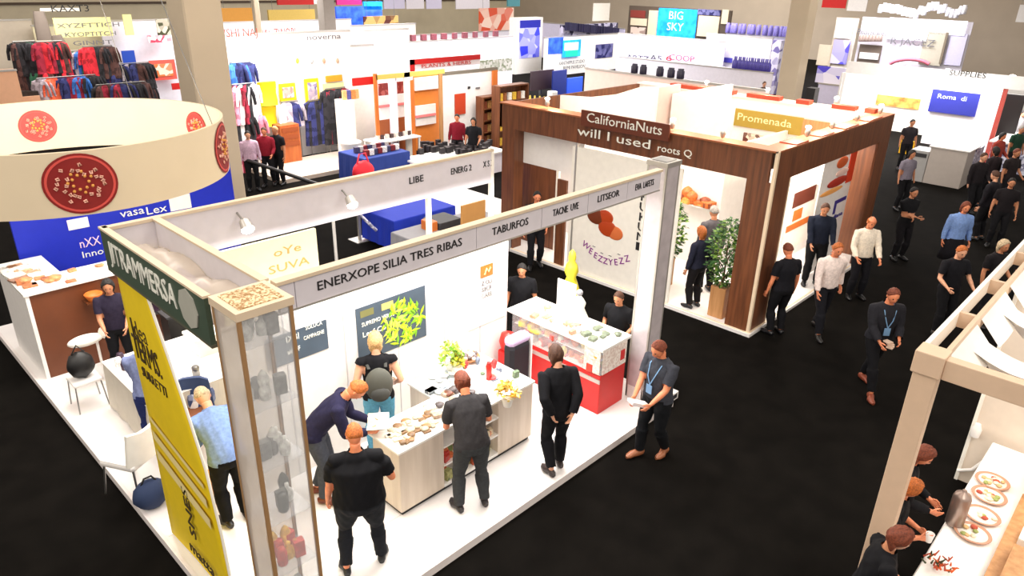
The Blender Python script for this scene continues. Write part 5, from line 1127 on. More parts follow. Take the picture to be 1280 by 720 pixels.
# ---- filler booths across the far hall
t, q, z0, d = fac('Y', 38, (215, 26, 440, 60), 'booth_wall', 'far white booth wall above the bright clothing booth', 'wall', BW, zb_=0)
WT('NAJ  ZWOBI', t, mat('brick_lettering', (150, 60, 44)), (GY(347, 42, 37.9).x, 37.9, GY(347, 42, 37.9).z), 'x', .7, width=2.2)
t, q, z0, d = fac('Y', 36, (440, 30, 520, 70), 'booth_wall', 'far pale booth wall under the blue video wall', 'wall', PAPER, zb_=0)
t, q, z0, d = fac('Y', 38, (520, 40, 650, 75), 'booth_wall', 'far pale booth wall left of the blue-lit cabinet', 'wall', BW, zb_=0)
t, q, z0, d = fac('X', 44, (640, 30, 780, 62), 'booth_wall', 'far white booth wall behind the blue electronics displays', 'wall', LAV, zb_=0)
t, q, z0, d = fac('X', 45, (905, 44, 1000, 80), 'booth_wall', 'far lavender booth wall beside the far beige column', 'wall', LAV, zb_=0)
for k in range(26): 
    u = random.uniform(905, 990); packs((44.9, GX(u, 50, 44.9).y, d), (44.9, GX(u, 50, 44.9).y, d), 1, 'tiny violet or white object along the far lavender wall top', 'objects on the far lavender wall', [(120, 110, 180), (236, 234, 246), (60, 56, 110)], (.3, .3, .6), 'jar', 0)
t, q, z0, d = fac('Y', 29, (-40, 88, 26, 135), 'booth_counter', 'long low peach counter at the far left edge', 'counter', mat('peach_panel', (230, 176, 140)), zb_=0)
t, q, z0, d = fac('X', 41, (1190, 100, 1300, 130), 'booth_wall', 'far white booth wall at the right edge', 'wall', WHITE, zb_=0)
# ---------------------------------------------------------------- people in and around the main booth
BK = (16, 16, 20); NV = (24, 24, 44); CH_ = (44, 44, 50)
AWAY = 43.5
person('stout person seen from behind in black t-shirt and dark trousers, at the front platform edge', G(456, 708, .1), 58, 1.68, BK, (26, 28, 34), BK, 'ginger', 'short', 'ruddy', lean=6, nod=22, turn=5, lh=(-.33, .10, .84), rh=(.33, .22, 1.02), step=.12, stance=.19, fat=1.5)
r_, hn = person('person in navy jumper bending over a booklet beside the see-through tower', G(402, 622, .1), -38, 1.76, (34, 32, 58), (70, 74, 84), (120, 56, 34), 'ginger', 'short', 'ruddy', lean=42, nod=25, lh=(-.08, .62, .98), rh=(.14, .60, .98), step=.1, stance=.10, sleeve='long')
p = (hn['l']+hn['r'])/2
t = thing('booklet', 'open pale booklet held by the bending person in navy', 'booklet', p+Vector((0, 0, .03)), math.radians(-38-90)); b = MB(); b.add([(-.17, -.11, .04), (0, -.11, 0), (.17, -.11, .04), (-.17, .13, .04), (0, .13, 0), (.17, .13, .04), (-.17, -.11, .05), (0, -.11, .012), (.17, -.11, .05), (-.17, .13, .05), (0, .13, .012), (.17, .13, .05)], [(0, 3, 4, 1), (1, 4, 5, 2), (6, 7, 10, 9), (7, 8, 11, 10), (0, 1, 7, 6), (1, 2, 8, 7), (3, 9, 10, 4), (4, 10, 11, 5)]); b.build('pages', mat('booklet_print', (236, 230, 220), .6, kind='voronoi', scale=14, c2=(190, 180, 150)), t)
person('person in black top and light blue jeans with a grey rucksack, behind the counter', (4.40, 6.42, .1), 58, 1.70, BK, (96, 164, 196), (60, 50, 50), 'blond', 'bob', 'light', lean=6, nod=18, lh=(-.22, .16, 1.0), rh=(.24, .16, 1.0), sleeve='none')
rk = thing('rucksack', 'dark grey rucksack worn by the blond person in blue jeans', 'rucksack', (4.30, 6.26, 1.17), math.radians(62-90)); b = MB(); b.ball((0, -.02, .10), .2, 16, 12, (.85, .6, 1.1)); b.build('bag_body', mat('rucksack_grey', (74, 74, 66), .8), rk); b = MB(); b.ball((0, -.12, .02), .12, 12, 8, (1, .5, .8)); b.build('front_pocket', mat('rucksack_dark', (56, 56, 52), .8), rk)
for s_ in (-1, 1): b = MB(); b.tube([(s_*.10, .06, .28), (s_*.11, .14, .30), (s_*.12, .24, .18)], [(.02, .006)]*3, 6); b.build('strap', MATS['rucksack_dark'], rk)
person('person from behind in dark grey t-shirt and grey trousers, at the counter shelves', G(590, 634, .1), 66, 1.70, (54, 52, 54), (58, 60, 62), (44, 40, 42), 'auburn', 'bob', 'ruddy', lean=24, nod=30, lh=(-.16, .42, 1.02), rh=(.2, .40, 1.0), stance=.16, fat=1.1)
person('person in black with brown hair, hands behind, facing the red counter', G(694, 588, .1), 64, 1.70, (18, 18, 22), (16, 16, 20), (54, 44, 42), 'brown', 'bob', 'light', lean=10, nod=20, turn=-10, lh=(-.16, -.17, .98), rh=(.10, -.19, .96), stance=.09, step=.14, sleeve='long', jacket=True)
r_, hn = person('person in dark grey t-shirt with blue lanyard walking past the brushed white tower', G(814, 568), 172, 1.74, (56, 58, 66), (16, 18, 22), (150, 92, 60), 'auburn', 'short', 'ruddy', lean=3, nod=28, turn=-8, lh=(-.17, .34, 1.00), rh=(.10, .36, .95), step=.30, stance=.09, fat=1.12, lanyard=(110, 150, 190))
p = (hn['l']+hn['r'])/2; o = MB(); o.box(-.09, .09, -.12, .12, -.02, .02, bev=.004); oo = o.build('folder', mat('folder_mixed', (210, 200, 200), .5)); oo.location = p+Vector((0, 0, .04)); oo.rotation_euler = (.3, .2, 1.0); tag(oo, 'small white folder held by the person with the blue lanyard', 'folder')
person('person in light blue patterned shirt bending behind the see-through tower', G(298, 652, .1), 88, 1.70, (120, 146, 200), (16, 16, 20), (30, 26, 26), 'beige', 'short', 'light', lean=38, nod=25, lh=(-.10, .5, .92), rh=(.12, .5, .92), sleeve='long', fat=1.1)
# staff
person('person in black standing behind the red counter near the yellow gown', (7.72, 7.12, .1), 215, 1.56, BK, BK, BK, 'black', 'short', 'tan', nod=18)
person('dark-clothed person with glasses-side glance behind the red counter, beside the white tower', (8.04, 5.45, .1), 190, 1.52, BK, BK, BK, 'brown', 'short', 'tan', nod=20, lh=(-.2, .16, 1.0), rh=(.2, .16, 1.0))
o = [q for q in bpy.data.objects if q.get('label', '').startswith('dark-clothed person with glasses')][0]; o['label'] = 'person in black beside the white tower, behind the right end of the red counter'
person('blond person in blue top half hidden behind the left edge of the yellow banner', G(201, 562, .1), 60, 1.62, (120, 130, 170), (30, 40, 90), BK, 'blond', 'bob', 'light', lean=8, nod=15, lh=(-.15, .4, .8), rh=(.15, .4, .8), sleeve='long')
person('person in dark purple top in front of the brown bar, cut by the yellow banner', G(160, 470, .1), 250, 1.6, (40, 34, 52), BK, BK, 'black', 'bob', 'tan', nod=15, lh=(-.15, .3, 1.0), rh=(.15, .3, 1.0))
# brown booth visitors
person('person in grey and black coat standing left of the potted plant', G(880, 364, .06), 60, 1.76, (84, 80, 84), (20, 18, 20), BK, 'grey', 'short', 'tan', nod=10, sleeve='long', jacket=True)
person('shorter person in navy top in front of the grey-coated visitor by the plants', G(866, 384, .06), 75, 1.60, (34, 36, 52), (22, 20, 22), BK, 'ginger', 'bob', 'tan', nod=10, sleeve='long')
person('person in dark navy shirt standing before the burger poster', (14.2, 4.98, .06), 215, 1.76, (22, 28, 44), BK, BK, 'brown', 'short', 'tan', nod=20, rh=(.2, .3, .95), lh=(-.22, .28, .95), sleeve='long', fat=1.1)
person('person in black t-shirt at the timber corner pillar, in front of the white poster', (11.62, 4.5, 0), 60, 1.70, (20, 20, 26), (16, 16, 20), BK, 'auburn', 'short', 'ruddy', nod=25, fat=1.1)
person('person in white shirt and dark trousers striding beside the timber booth', G(1020, 416), 232, 1.76, (232, 216, 210), (22, 22, 28), (20, 18, 18), 'ginger', 'short', 'ruddy', lean=6, nod=10, step=.5, sleeve='long', lh=(-.30, -.05, .9), rh=(.30, .25, .9), fat=1.05)
person('person in cream shirt standing just right of the striding white shirt', G(1066, 372), 225, 1.72, (230, 220, 204), (20, 20, 26), BK, 'ginger', 'bald', 'ruddy', nod=20, sleeve='long', lh=(-.2, .28, .95), rh=(.22, .22, .95))
person('person in black with arms folded by the white panel right of the canopy', G(1120, 324), 235, 1.70, BK, (20, 18, 22), BK, 'black', 'short', 'tan', nod=10, rh=(-.05, .26, 1.12), lh=(.06, .26, 1.10))
person('person with grey checked top behind the canopy end pillar', G(1122, 262), 240, 1.68, (120, 114, 128), BK, BK, 'black', 'bob', 'tan', nod=8)
person('person in light blue shirt and dark skirt walking in the right aisle', G(1180, 346), 218, 1.70, (120, 150, 206), (20, 18, 24), BK, 'auburn', 'bob', 'ruddy', lean=4, nod=8, step=.25, sleeve='long', skirt=True)
person('person in black with pale forearms, below the light blue shirt', G(1170, 416), 228, 1.70, (18, 18, 24), (16, 16, 20), (60, 56, 54), 'ginger', 'short', 'light', nod=20, lh=(-.26, .28, 1.0), rh=(.26, .3, 1.05), step=.2)
r_, hn = person('person in dark clothes with lanyard striding alone in the black aisle', G(1082, 486), 222, 1.76, (34, 34, 40), (16, 16, 20), (130, 62, 42), 'auburn', 'short', 'ruddy', lean=5, nod=18, step=.62, stance=.06, lh=(-.14, .30, 1.02), rh=(.14, .32, .98), sleeve='long', jacket=True, lanyard=(210, 200, 190))
t = thing('goods_bundle', 'bundle of pale papers held by the striding person with lanyard', 'papers', (hn['l']+hn['r'])/2)
for k in range(4): b = MB(); b.box(-.06+.02*k, .05+.02*k, -.04, .05, -.02+.02*k, .0+.02*k, bev=.003); o = b.build('paper', mat('paper_pale', (206, 180, 160), .6), t); o.rotation_euler.z = k*.4
for k, (px_, py_, a, h, tp, hr, st, lb) in enumerate((
    (1240, 308, 200, 1.70, (26, 22, 26), 'black', 'short', 'tall dark figure walking, front of the group near the grey cabinet'),
    (1208, 268, 235, 1.72, (30, 26, 30), 'brown', 'short', 'dark figure at the left of the group near the grey cabinet'),
    (1226, 258, 60, 1.70, (44, 36, 40), 'black', 'bob', 'dark figure with back turned in the middle of the far group'),
    (1248, 262, 240, 1.74, (36, 30, 32), 'auburn', 'short', 'dark figure with reddish hair at the right of the far group'),
    (1222, 300, 70, 1.74, (28, 26, 32), 'brown', 'short', 'dark figure walking away between the far group and the aisle'),
    (1234, 232, 250, 1.68, (150, 60, 50), 'black', 'bob', 'figure in dull red beyond the far group'),
    (1258, 222, 230, 1.70, (30, 60, 46), 'grey', 'short', 'figure in dark green beyond the far group'),
    (1272, 210, 200, 1.70, (40, 36, 44), 'black', 'short', 'dark figure at the right edge below the black curtain'),
    (1262, 386, 250, 1.72, (20, 20, 24), 'auburn', 'short', 'black-dressed figure with red-brown hair above the cream frame'),
    (1222, 404, 240, 1.66, (24, 22, 26), 'beige', 'bob', 'black-dressed figure with beige hair above the cream frame'),
    (1262, 196, 230, 1.70, (200, 196, 200), 'black', 'short', 'figure in pale top before the black curtain'),
    (668, 334, 230, 1.70, (18, 18, 22), 'black', 'short', 'black-dressed figure between the grey fascia and the storage cabin'),
    (1126, 212, 220, 1.7, (40, 36, 40), 'black', 'short', 'dark figure left of the grey reception counter'),
    (948, 150, 230, 1.7, (50, 36, 40), 'brown', 'short', 'dark figure above the terracotta strips'),
    (572, 208, 220, 1.7, (120, 20, 36), 'black', 'short', 'figure in dark red above the rear fascia'),
    (592, 214, 215, 1.7, (20, 20, 24), 'black', 'bob', 'figure in black above the rear fascia right end'),
    (318, 238, 250, 1.7, (190, 160, 180), 'black', 'short', 'figure in pale mauve right of the thick column'),
    (338, 232, 230, 1.7, (130, 24, 40), 'brown', 'short', 'figure in dark red right of the thick column'),
    (352, 230, 200, 1.7, (24, 22, 26), 'blond', 'short', 'figure in black beside the thick column'),
)):
    person(lb, G(px_, py_, 0), a, h, tp, (20, 20, 24), BK, hr, st, ('tan', 'light', 'ruddy')[k % 3], nod=10, step=.2 if k % 2 else .0, sleeve='long' if k % 3 else 'short', lh=(-.2, .25, .98) if k % 2 else None)
# right booth people
person('person in black with reddish hair, farthest of the three beside the plates table', (7.12, 1.22, 0), -75, 1.62, (16, 16, 20), BK, BK, 'auburn', 'bob', 'ruddy', lean=8, nod=28, lh=(-.12, .35, 1.02), rh=(.14, .35, 1.05), sleeve='long')
r_, hn = person('person in black holding a white cup behind the cream post', (6.58, 1.13, 0), -85, 1.56, (16, 16, 20), BK, BK, 'ginger', 'bob', 'ruddy', lean=8, nod=15, turn=30, lh=(-.12, .3, 1.1), rh=(.2, .34, 1.22))
t = thing('cup', 'white cup held near the cream post', 'cup', hn['r']+Vector((0, 0, .0))); b = MB(); b.lathe([(.028, -.03), (.038, .06), (.035, .06), (.026, -.025)], n=14); b.build('cup_body', WHITE, t); b = MB(); b.tube([(.035, 0, .04), (.06, 0, .03), (.05, 0, -.01), (.03, 0, -.015)], .005, 6); b.build('handle', WHITE, t)
person('person in black with brown hair at the bottom edge beside the cream post', (5.66, .98, 0), -60, 1.62, (16, 16, 20), BK, BK, 'auburn', 'bob', 'tan', lean=10, nod=15, lh=(-.15, .35, 1.0), rh=(.18, .35, 1.0))
# ---------------------------------------------------------------- goods on the counters
CZ = 1.002
cols_food = [(206, 190, 160), (150, 110, 70), (226, 220, 206), (176, 166, 140), (120, 90, 60)]
def cluster(n, x0, x1, y0, y1, z, label, group, kinds, cols, smin=.05, smax=.09, seed=1, hmax=.05):
    rr_ = random.Random(seed)
    for k in range(n):
        x = rr_.uniform(x0, x1); y = rr_.uniform(y0, y1); s_ = round(rr_.uniform(smin, smax), 2)
        packs((x, y, z), (x, y, z), 1, label, group, [rr_.choice(cols)], (s_*1.4, s_, round(rr_.uniform(.015, hmax), 2)), rr_.choice(kinds), 0)
cluster(40, 3.93, 4.6, 5.38, 5.72, CZ, 'small pale leaflet or snack pack at the near left end of the tasting counter', 'snack packs at the counter near end', ['box', 'bowl'], cols_food, .05, .09, 2, .03)
cluster(22, 4.6, 5.3, 5.5, 5.85, CZ, 'brown dish or pack in the middle of the tasting counter', 'brown dishes mid counter', ['bowl', 'box'], [(110, 60, 40), (170, 150, 130), (206, 200, 190), (90, 80, 80)], .06, .12, 3, .05)
cluster(20, 4.9, 5.5, 5.9, 6.3, CZ, 'clear or grey tray item on the rear part of the tasting counter', 'tray items on the rear counter', ['box', 'bowl'], [(196, 206, 206), (170, 180, 186), (230, 230, 226), (110, 116, 120)], .06, .11, 4, .04)
cluster(14, 5.55, 5.95, 5.4, 6.2, CZ, 'small jar or pack at the right end of the tasting counter', 'jars at the counter right end', ['jar', 'bowl', 'box'], [(226, 222, 210), (206, 60, 60), (90, 110, 80), (120, 130, 150)], .05, .09, 5, .09)
cluster(40, 4.54, 5.36, 5.35, 5.58, .483, 'colourful pack on the middle shelf of the counter bay', 'packs in the counter shelf bay', ['box', 'jar'], [(206, 110, 60), (190, 60, 50), (110, 130, 70), (230, 210, 180)], .05, .08, 6, .14)
cluster(36, 4.54, 5.36, 5.35, 5.58, .203, 'colourful pack on the bottom shelf of the counter bay', 'packs in the counter bottom bay', ['box', 'jar'], [(160, 160, 100), (200, 90, 50), (90, 110, 60), (230, 210, 180)], .05, .09, 7, .14)
def bouquet(loc, cols, label, n=90, r=.16, h=.3, seed=1, pot=(230, 228, 220)):
    t = thing('flower_bouquet', label, 'bouquet', loc); b = MB(); b.lathe([(.05, 0), (.07, .09), (.06, .12), (.04, .12)], n=14); b.build('vase', mat('vase_%02x%02x%02x' % pot, pot, .3), t)
    rr_ = random.Random(seed); ms = [mat('petal_%02x%02x%02x' % c, c, .6) for c in cols]; lf = MB()
    for k in range(n):
        a = rr_.uniform(0, 6.28); e = rr_.uniform(.1, 1.5); q = r*rr_.uniform(.5, 1); c = Vector((q*math.cos(a)*math.cos(e*.9), q*math.sin(a)*math.cos(e*.9), .14+h*math.sin(e)*rr_.uniform(.4, 1))); u = Vector((rr_.uniform(-1, 1), rr_.uniform(-1, 1), rr_.uniform(-.3, .8))).normalized(); v = u.cross(Vector((rr_.uniform(-1, 1), .3, 1))).normalized(); L = rr_.uniform(.03, .055); lf.cur = rr_.randrange(len(ms))
        lf.add([c-u*L, c-v*L*.5, c+u*L, c+v*L*.5, c+u.cross(v)*.01], [(0, 1, 4), (1, 2, 4), (2, 3, 4), (3, 0, 4)])
    lf.build('leaves', ms, t); return t
bouquet(Vector((5.42, 6.22, CZ)), [(170, 200, 60), (120, 170, 50), (214, 226, 110)], 'light green leafy plant on the rear of the tasting counter', 150, .2, .34, 1)
bouquet(G(572, 466, 1.02)-Vector((0, 0, .015)), [(226, 190, 20), (236, 210, 60), (120, 130, 40)], 'small yellow flower bunch in the middle of the counter', 70, .10, .16, 2)
bouquet(G(634, 506, 1.02)-Vector((0, 0, .015)), [(236, 206, 90), (240, 220, 140), (214, 160, 40)], 'large yellow flower bouquet right of the grey-shirted person', 130, .17, .22, 3)
t = thing('goods_basket', 'basket of pale pink and grey goods behind the green plant', 'basket', G(585, 448, 1.02)-Vector((0, 0, .015))); b = MB(); b.lathe([(.12, 0), (.17, .05), (.16, .06), (.11, .01)], n=18); b.build('basket', mat('wicker_brown', (170, 120, 80), .7), t)
for k in range(16): a = k*2.4; q = .03+.007*k; b = MB(); b.ball((q*math.cos(a), q*math.sin(a), .07), .032, 8, 6, (1, 1, .8)); b.build('goods_piece', [mat('pale_pink', (222, 190, 176), .6), mat('goods_grey', (110, 100, 100), .6), mat('goods_white', (238, 230, 222), .6)][k % 3], t)
p = G(611, 474, 1.0); t = thing('bottle', 'tall red bottle standing on the right part of the tasting counter', 'bottle', (p.x, p.y, 1.0)); b = MB(); b.lathe([(.035, 0), (.04, .01), (.04, .2), (.03, .22)], n=14); b.build('bottle_body', mat('bottle_red', (214, 36, 30), .3), t); b = MB(); b.lathe([(.03, .22), (.03, .25), (.001, .25)], n=12); b.build('cap', mat('cap_red', (150, 20, 20), .4), t)
# coat over display beside counter (x 640-665, y 415-470)
p = G(654, 470, .1); t = thing('roller_case', 'dark upright case with white edge between the two counters', 'case', (6.55, 6.1, .1)); b = MB(); b.box(-.20, .20, -.10, .10, .0, .98, bev=.05); b.build('case_body', mat('case_black', (18, 20, 30), .6), t); b = MB(); b.box(.19, .215, -.11, .11, .08, 1.05, bev=.01); b.build('edge_strip', WHITE, t); b = MB(); b.box(-.2, .2, -.09, .09, .98, 1.08, bev=.04); b.build('lilac_cloth', mat('lilac', (200, 180, 220), .8), t)
# red counter goods
zt_ = 1.162
cluster(22, 7.15, 7.6, 5.6, 6.7, zt_, 'small white or pale pack on top of the red display counter', 'packs on the red counter top', ['box', 'bowl', 'jar'], [(240, 238, 234), (226, 220, 214), (200, 196, 196), (214, 140, 110)], .06, .12, 8, .08)
cluster(7, 7.2, 7.65, 5.1, 5.5, zt_, 'small grey-green dish at the near end of the red counter top', 'dishes at the red counter near end', ['bowl', 'box'], [(110, 120, 100), (220, 216, 210)], .06, .1, 9, .05)
for zz, sd in ((.737, 11), (.942, 12)): cluster(40, 7.17, 7.42, 5.1, 6.7, zz, 'orange or yellow fruit pack behind the glass of the red counter', 'fruit packs behind the red counter glass', ['box', 'jar', 'bowl'], [(236, 160, 40), (226, 110, 40), (240, 210, 90), (200, 60, 40), (240, 230, 210)], .07, .11, sd, .12)
for k, (x, y) in enumerate(((6.92, 6.75), (6.98, 6.95))):
    pass
b = MB(); b.lathe([(.02, 0), (.10, .03), (.13, .15), (.10, .27), (.02, .30)], (6.90, 6.62, .62), 18); o = wb(b, 'red_balloon', mat('balloon_red', (226, 40, 30), .3)); tag(o, 'round red padded object at the left end of the red counter', 'cushion')
b = MB(); b.box(6.78, 6.98, 6.48, 6.72, .1, .62, bev=.02); o = wb(b, 'red_stand', RED); tag(o, 'slim red stand under the round red padded object', 'stand')
# yellow gown
p = G(705, 378, 1.16); t = thing('dress_form', 'yellow satin gown on a small dress form at the rear of the red counter', 'dress form', (8.0, 6.35, .1)); 
b = MB(); rings = []
for z, r in ((1.05, .17), (1.2, .16), (1.4, .10), (1.48, .07), (1.58, .11), (1.68, .09), (1.74, .05), (1.80, .06), (1.88, .05), (1.93, .01)): rings.append([(r*(1+.08*math.sin(k*3)*(z < 1.45))*math.cos(2*PI*k/24), r*(1+.08*math.sin(k*3)*(z < 1.45))*math.sin(2*PI*k/24), z) for k in range(24)])
b.loft(rings); b.build('gown', mat('satin_yellow', (196, 186, 50), .4), t); b = MB(); b.tube([(0, 0, .02), (0, 0, 1.1)], .02, 8); b.build('stand_pole', CHROME, t); b = MB(); b.lathe([(.15, 0), (.14, .02), (.02, .03)], n=16); b.build('base', CHROME, t)
t = thing('white_gown_display', 'white draped figure on the red counter beside the yellow gown', 'figurine', (7.5, 5.78, zt_)); b = MB(); rings = []
for z, r in ((0, .17), (.03, .16), (.15, .11), (.25, .08), (.33, .10), (.40, .06), (.44, .03)): rings.append([(r*(1+.15*math.sin(k*2.5)*(z < .2))*math.cos(2*PI*k/20), r*(1+.15*math.sin(k*2.5)*(z < .2))*math.sin(2*PI*k/20), z) for k in range(20)])
b.loft(rings); b.build('drape', PAPER, t); b = MB(); b.ball((0, 0, .49), .05, 10, 8); b.build('finial', mat('ink_print', (150, 150, 156), .5), t)
o = WP('tall_sign', None, WHITE, (7.62, 7.64, 5.95, 6.3, zt_, 1.68)); tag(o, 'white upright sign card between the yellow gown and the white figure', 'sign')
# tower contents
rr_ = random.Random(4)
for i, z in enumerate(shz):
    for k in range(5 if i != 1 else 9):
        x = rr_.uniform(1.98, 2.20); y = rr_.uniform(4.46, 4.66); cl = [(200, 60, 40), (230, 180, 60), (60, 60, 50), (206, 206, 200), (120, 120, 116)]
        packs((x, y, z+.015), (x, y, z+.015), 1, 'item on the '+('lowest', 'second lowest, red and gold', 'third lowest, dark basket', 'third highest', 'second highest', 'highest')[i]+' shelf of the see-through tower', 'goods in the see-through tower, '+('lowest', 'low', 'lower middle', 'upper middle', 'high', 'topmost')[i]+' shelf', [cl[0 if k % 2 else 1] if i == 1 else cl[2] if i == 2 and k < 4 else cl[3+k % 2]], (.09, .07, .16), ('bottle', 'jar', 'bowl', 'box')[k % 4], 0)
# left area furniture
t = thing('draped_table', 'long grey-draped table behind the yellow banner', 'table', (2.9, 9.2, .1)); d_ = MB(); drape(d_, 2.36, 3.6, 8.45, 9.95, .82, .12); wb(d_, 'table_cloth', mat('greige_cloth', (206, 198, 184), .8), t)
WP('top_sheet', t, WHITE, (2.34, 3.62, 8.43, 9.97, .82, .828))
t = thing('storage_bin', 'white boxy bin with dark band on the grey-draped table', 'bin', (3.5, 9.3, .83)); b = MB(); b.loft([[(sx*w_, sy*w_, z) for sx, sy in ((-1, -1), (1, -1), (1, 1), (-1, 1))] for z, w_ in ((0, .15), (.26, .19))], True, False); b.build('bin_body', WHITE, t); b = MB(); b.box(-.21, .21, -.21, .21, .26, .30, bev=.01); b.build('lid', PAPER, t)
b = MB(); b.lathe([(.03, 0), (.05, .02), (.05, .14), (.03, .16)], (3.1, 8.7, .83), 12); o = wb(b, 'steel_cup', CHROME); tag(o, 'small steel cup on the near end of the grey-draped table', 'cup')
packs((2.45, 9.8, .83), (2.7, 9.0, .83), 9, 'small dark or white cup on the left end of the grey-draped table', 'cups on the grey-draped table', [(60, 40, 60), (236, 230, 226), (190, 150, 120)], (.10, .1, .12), 'jar', .08)
t = thing('display_shelf', 'dark shelf of framed pictures beyond the grey-draped table', 'shelf', (3.9, 10.3, .1)); WP('carcass', t, BLACK, (3.4, 4.9, 10.3, 10.6, .1, 1.0)); WP('top', t, DARK, (3.38, 4.92, 10.28, 10.62, 1.0, 1.03)); WP('orange_front', t, ORANGE, (4.3, 4.8, 10.27, 10.3, .5, .95)); WP('mauve_front', t, mat('mauve', (110, 80, 100), .6), (3.9, 4.28, 10.27, 10.3, .5, .95))
def chair(loc, rz, label, seatm, backm):
    t = thing('padded_chair', label, 'chair', loc, rz); b = MB(); b.box(-.24, .24, -.24, .24, .40, .48, bev=.03); b.build('seat', seatm, t); b = MB(); vs = []
    rings = [[(x*(1-.15*k/4), -.22-.04*k/4+(.06 if abs(x) > .2 else 0)+th, .46+.42*k/4) for x, th in ((-.25, 0), (-.12, -.02), (0, -.03), (.12, -.02), (.25, 0), (.25, -.04), (.12, -.07), (0, -.08), (-.12, -.07), (-.25, -.04))] for k in range(5)]
    b.loft(rings); b.build('backrest', backm, t)
    for sx in (-1, 1):
        for sy in (-1, 1): b = MB(); b.tube([(sx*.2, sy*.2, .40), (sx*.24, sy*.24, 0)], [.014, .012], 6); b.build('leg', CHROME, t)
chair(G(248, 560, .1), 2.6, 'padded chair with brown leather seat and blue back behind the banner', mat('leather_brown', (130, 76, 44), .5), mat('chair_blue', (44, 62, 100), .7))
chair(G(172, 606, .1), .5, 'white padded chair near the left platform edge', WHITE, PAPER)
t = thing('travel_bag', 'dark blue soft bag on the platform edge beside the yellow banner', 'bag', G(192, 632, .1)); b = MB(); b.ball((0, 0, .17), .2, 14, 10, (1, .8, .9), jit=.03); b.build('bag_body', mat('bag_navy', (34, 50, 84), .8), t); b = MB(); b.tube([(-.08, 0, .33), (-.04, 0, .40), (.04, 0, .40), (.08, 0, .33)], .012, 6); b.build('handle', BLACK, t)
t = thing('shopping_bag', 'white and navy patterned bag on the brown seat behind the banner', 'bag', G(252, 505, .55)); b = MB(); b.box(-.17, .17, -.1, .1, 0, .2, bev=.04); b.build('bag_body', mat('bag_pattern', (236, 236, 240), .7, kind='voronoi', scale=9, c2=(50, 70, 120)), t); b = MB(); b.tube([(-.06, 0, .2), (0, 0, .28), (.06, 0, .2)], .008, 6); b.build('handle', BLACK, t)
o = WP('storage_box', None, mat('box_amber', (214, 150, 70), .6), (2.30, 2.56, 6.98, 7.25, .1, .42), bev=.01); tag(o, 'amber box under the brown chair behind the yellow banner', 'box')
p = G(113, 505, .1); t = thing('bar_stool', 'thin-legged stool with black bag standing before the brown bar', 'stool', p); b = MB(); b.box(-.18, .18, -.18, .18, .40, .44, bev=.015); b.build('seat', WHITE, t)
for sx in (-1, 1):
    for sy in (-1, 1): b = MB(); b.tube([(sx*.16, sy*.16, .41), (sx*.19, sy*.19, 0)], .009, 6); b.build('leg', CHROME, t)
t = thing('handbag', 'black soft bag on the thin-legged stool', 'bag', p+Vector((0, 0, .44))); b = MB(); b.ball((0, 0, .2), .22, 14, 10, (.8, .6, .9), jit=.05); b.build('bag_body', BLACK, t); b = MB(); b.tube([(-.08, 0, .38), (0, 0, .50), (.08, 0, .38)], .012, 6); b.build('handle', BLACK, t)
t = thing('desk_lamp', 'white rounded lamp head on a thin stand before the brown bar', 'lamp', G(122, 480, .1)); b = MB(); b.ball((-.02, 0, .74), .2, 16, 10, (1.2, .6, .4)); b.build('lamp_shade', PAPER, t); b = MB(); b.ball((.26, 0, .78), .10, 12, 8); b.build('lamp_ball', PAPER, t); b = MB(); b.tube([(.12, 0, 0), (.12, 0, .74)], .02, 6); b.build('pole', WHITE, t); b = MB(); b.lathe([(.13, 0), (.12, .02), (.02, .03)], (.12, 0, 0), 14); b.build('base', WHITE, t)
# rack on the bar front
t = thing('product_rack', 'wire rack of orange and white goods on the brown bar front', 'rack', (3.55, 11.3, .1)); WP('upright', t, CHROME, (3.30, 3.32, 11.36, 11.38, .1, 1.7), (3.98, 4.0, 11.36, 11.38, .1, 1.7)); 
for z in (.75, 1.05, 1.35): WP('shelf', t, CHROME, (3.30, 4.0, 11.12, 11.38, z, z+.015))
for z, cl in ((.77, [(236, 226, 220), (60, 40, 60)]), (1.07, [(214, 110, 40), (236, 226, 220)]), (1.37, [(236, 232, 226), (206, 90, 50)])): packs((3.34, 11.25, z), (3.98, 11.25, z), 5, 'small orange or white pack on the wire rack of the brown bar', 'packs on the wire rack', cl, (.11, .1, .2))
p = G(113, 383, 1.3); b = MB(); b.lathe([(.08, 0), (.13, .1), (.12, .11), (.07, .02)], (2.75, 11.28, 1.20), 14); o = wb(b, 'orange_bowl', ORANGE); tag(o, 'orange bowl on a bracket on the brown bar front', 'bowl'); b = MB(); b.box(2.62, 2.88, 11.2, 11.42, 1.17, 1.2); o = wb(b, 'wall_bracket', BRN); tag(o, 'small bracket shelf under the orange bowl on the brown bar', 'bracket')
cluster(16, 2.0, 3.4, 11.45, 11.9, 1.502, 'small orange or pale food item on top of the brown bar', 'food on the brown bar top', ['box', 'bowl'], [(214, 140, 90), (236, 226, 216), (180, 110, 70)], .08, .14, 15, .07)
cluster(12, 2.0, 2.45, 12.0, 12.8, 1.502, 'pale food tray on the return end of the brown bar', 'trays on the bar return', ['box'], [(236, 226, 216), (214, 160, 120), (150, 110, 90)], .12, .2, 16, .05)
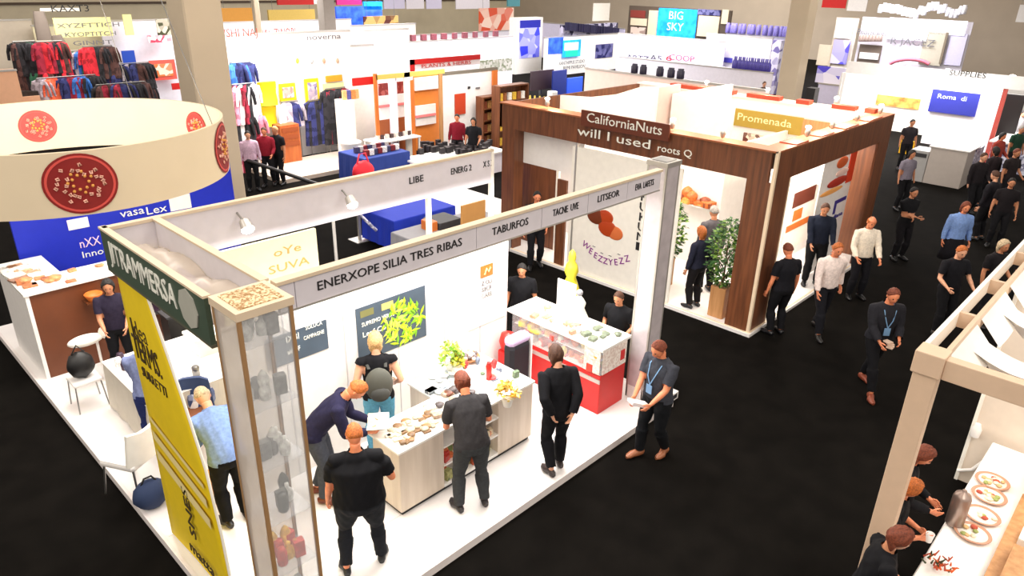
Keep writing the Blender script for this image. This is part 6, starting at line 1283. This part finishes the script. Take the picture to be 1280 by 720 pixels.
# brown booth shelf goods
cluster(14, 13.25, 13.42, 6.98, 7.85, 1.452, 'orange food sample on the white wall ledge in the timber booth', 'samples on the wall ledge', ['bowl', 'box'], [(206, 110, 50), (230, 160, 80), (140, 70, 40)], .12, .2, 17, .22)
# glowing lamp heads standing in for glare blobs on the rear fascia
for k, (x, z) in enumerate(((2.45, 3.42), (3.10, 3.42), (4.35, 3.42))):
    t = thing('glint_lamp', ['leftmost', 'middle', 'right-hand'][k]+' glowing lamp head added for a glare blob on the rear grey fascia', 'lamp', (x, 6.79, z)); b = MB(); b.tube([(0, .03, .12), (0, -.10, .06)], .012, 6); b.build('arm', CHROME, t); b = MB(); b.tube([(0, -.10, .07), (0, -.16, .0)], [.05, .065], 12); b.build('lamp_head', ALU, t); b = MB(); b.ball((0, -.165, -.01), .055, 10, 8, (1.3, .6, .8)); b.build('lit_lens', LAMPM, t)
# added fill panels without fixtures over the booths, and the ring's own lamp
area('booth_fill', (4.9, 5.8, 3.3), 4.6, 190, (1, .97, .94), sy=1.4); area('booth_fill', (3.2, 9.9, 3.2), 1.8, 80, (1, .96, .92), sy=2.6)
area('booth_fill', (7.3, 6.2, 3.2), 1.0, 90, (1, .95, .92)); area('booth_fill', (12.1, 7.5, 2.75), 1.2, 75, (1, .94, .86), sy=4.5); area('booth_fill', (15.0, 5.5, 2.75), 2.6, 80, (1, .92, .84), sy=.7)
area('booth_fill', (14.6, 8.8, 4.4), 3.0, 70, (1, .95, .92)); point('ring_light', (rc.x, rc.y, 3.9), 190, (1, .93, .84), .5)
area('booth_fill', (9.2, -.2, 2.9), 3.0, 60, (1, .93, .85), sy=1.2)
# ---------------------------------------------------------------- light
w = bpy.data.worlds.new('World'); S.world = w; w.use_nodes = True
w.node_tree.nodes['Background'].inputs[0].default_value = (1.0, .89, .78, 1); w.node_tree.nodes['Background'].inputs[1].default_value = .72
for i, (x, y) in enumerate(((4, 6), (12, 8), (6, 18), (20, 10), (16, 24), (32, 12), (30, 34), (48, 22), (48, 44), (56, 28), (-2, -4), (-7, 6), (8, -6))):  # closing entries are added fill lights for camera-facing sides
    area('hall_light_and_fill', (x, y, 10.5), 5, 420 if i < 4 else 900 if i < 10 else 750, (1, .93, .84))
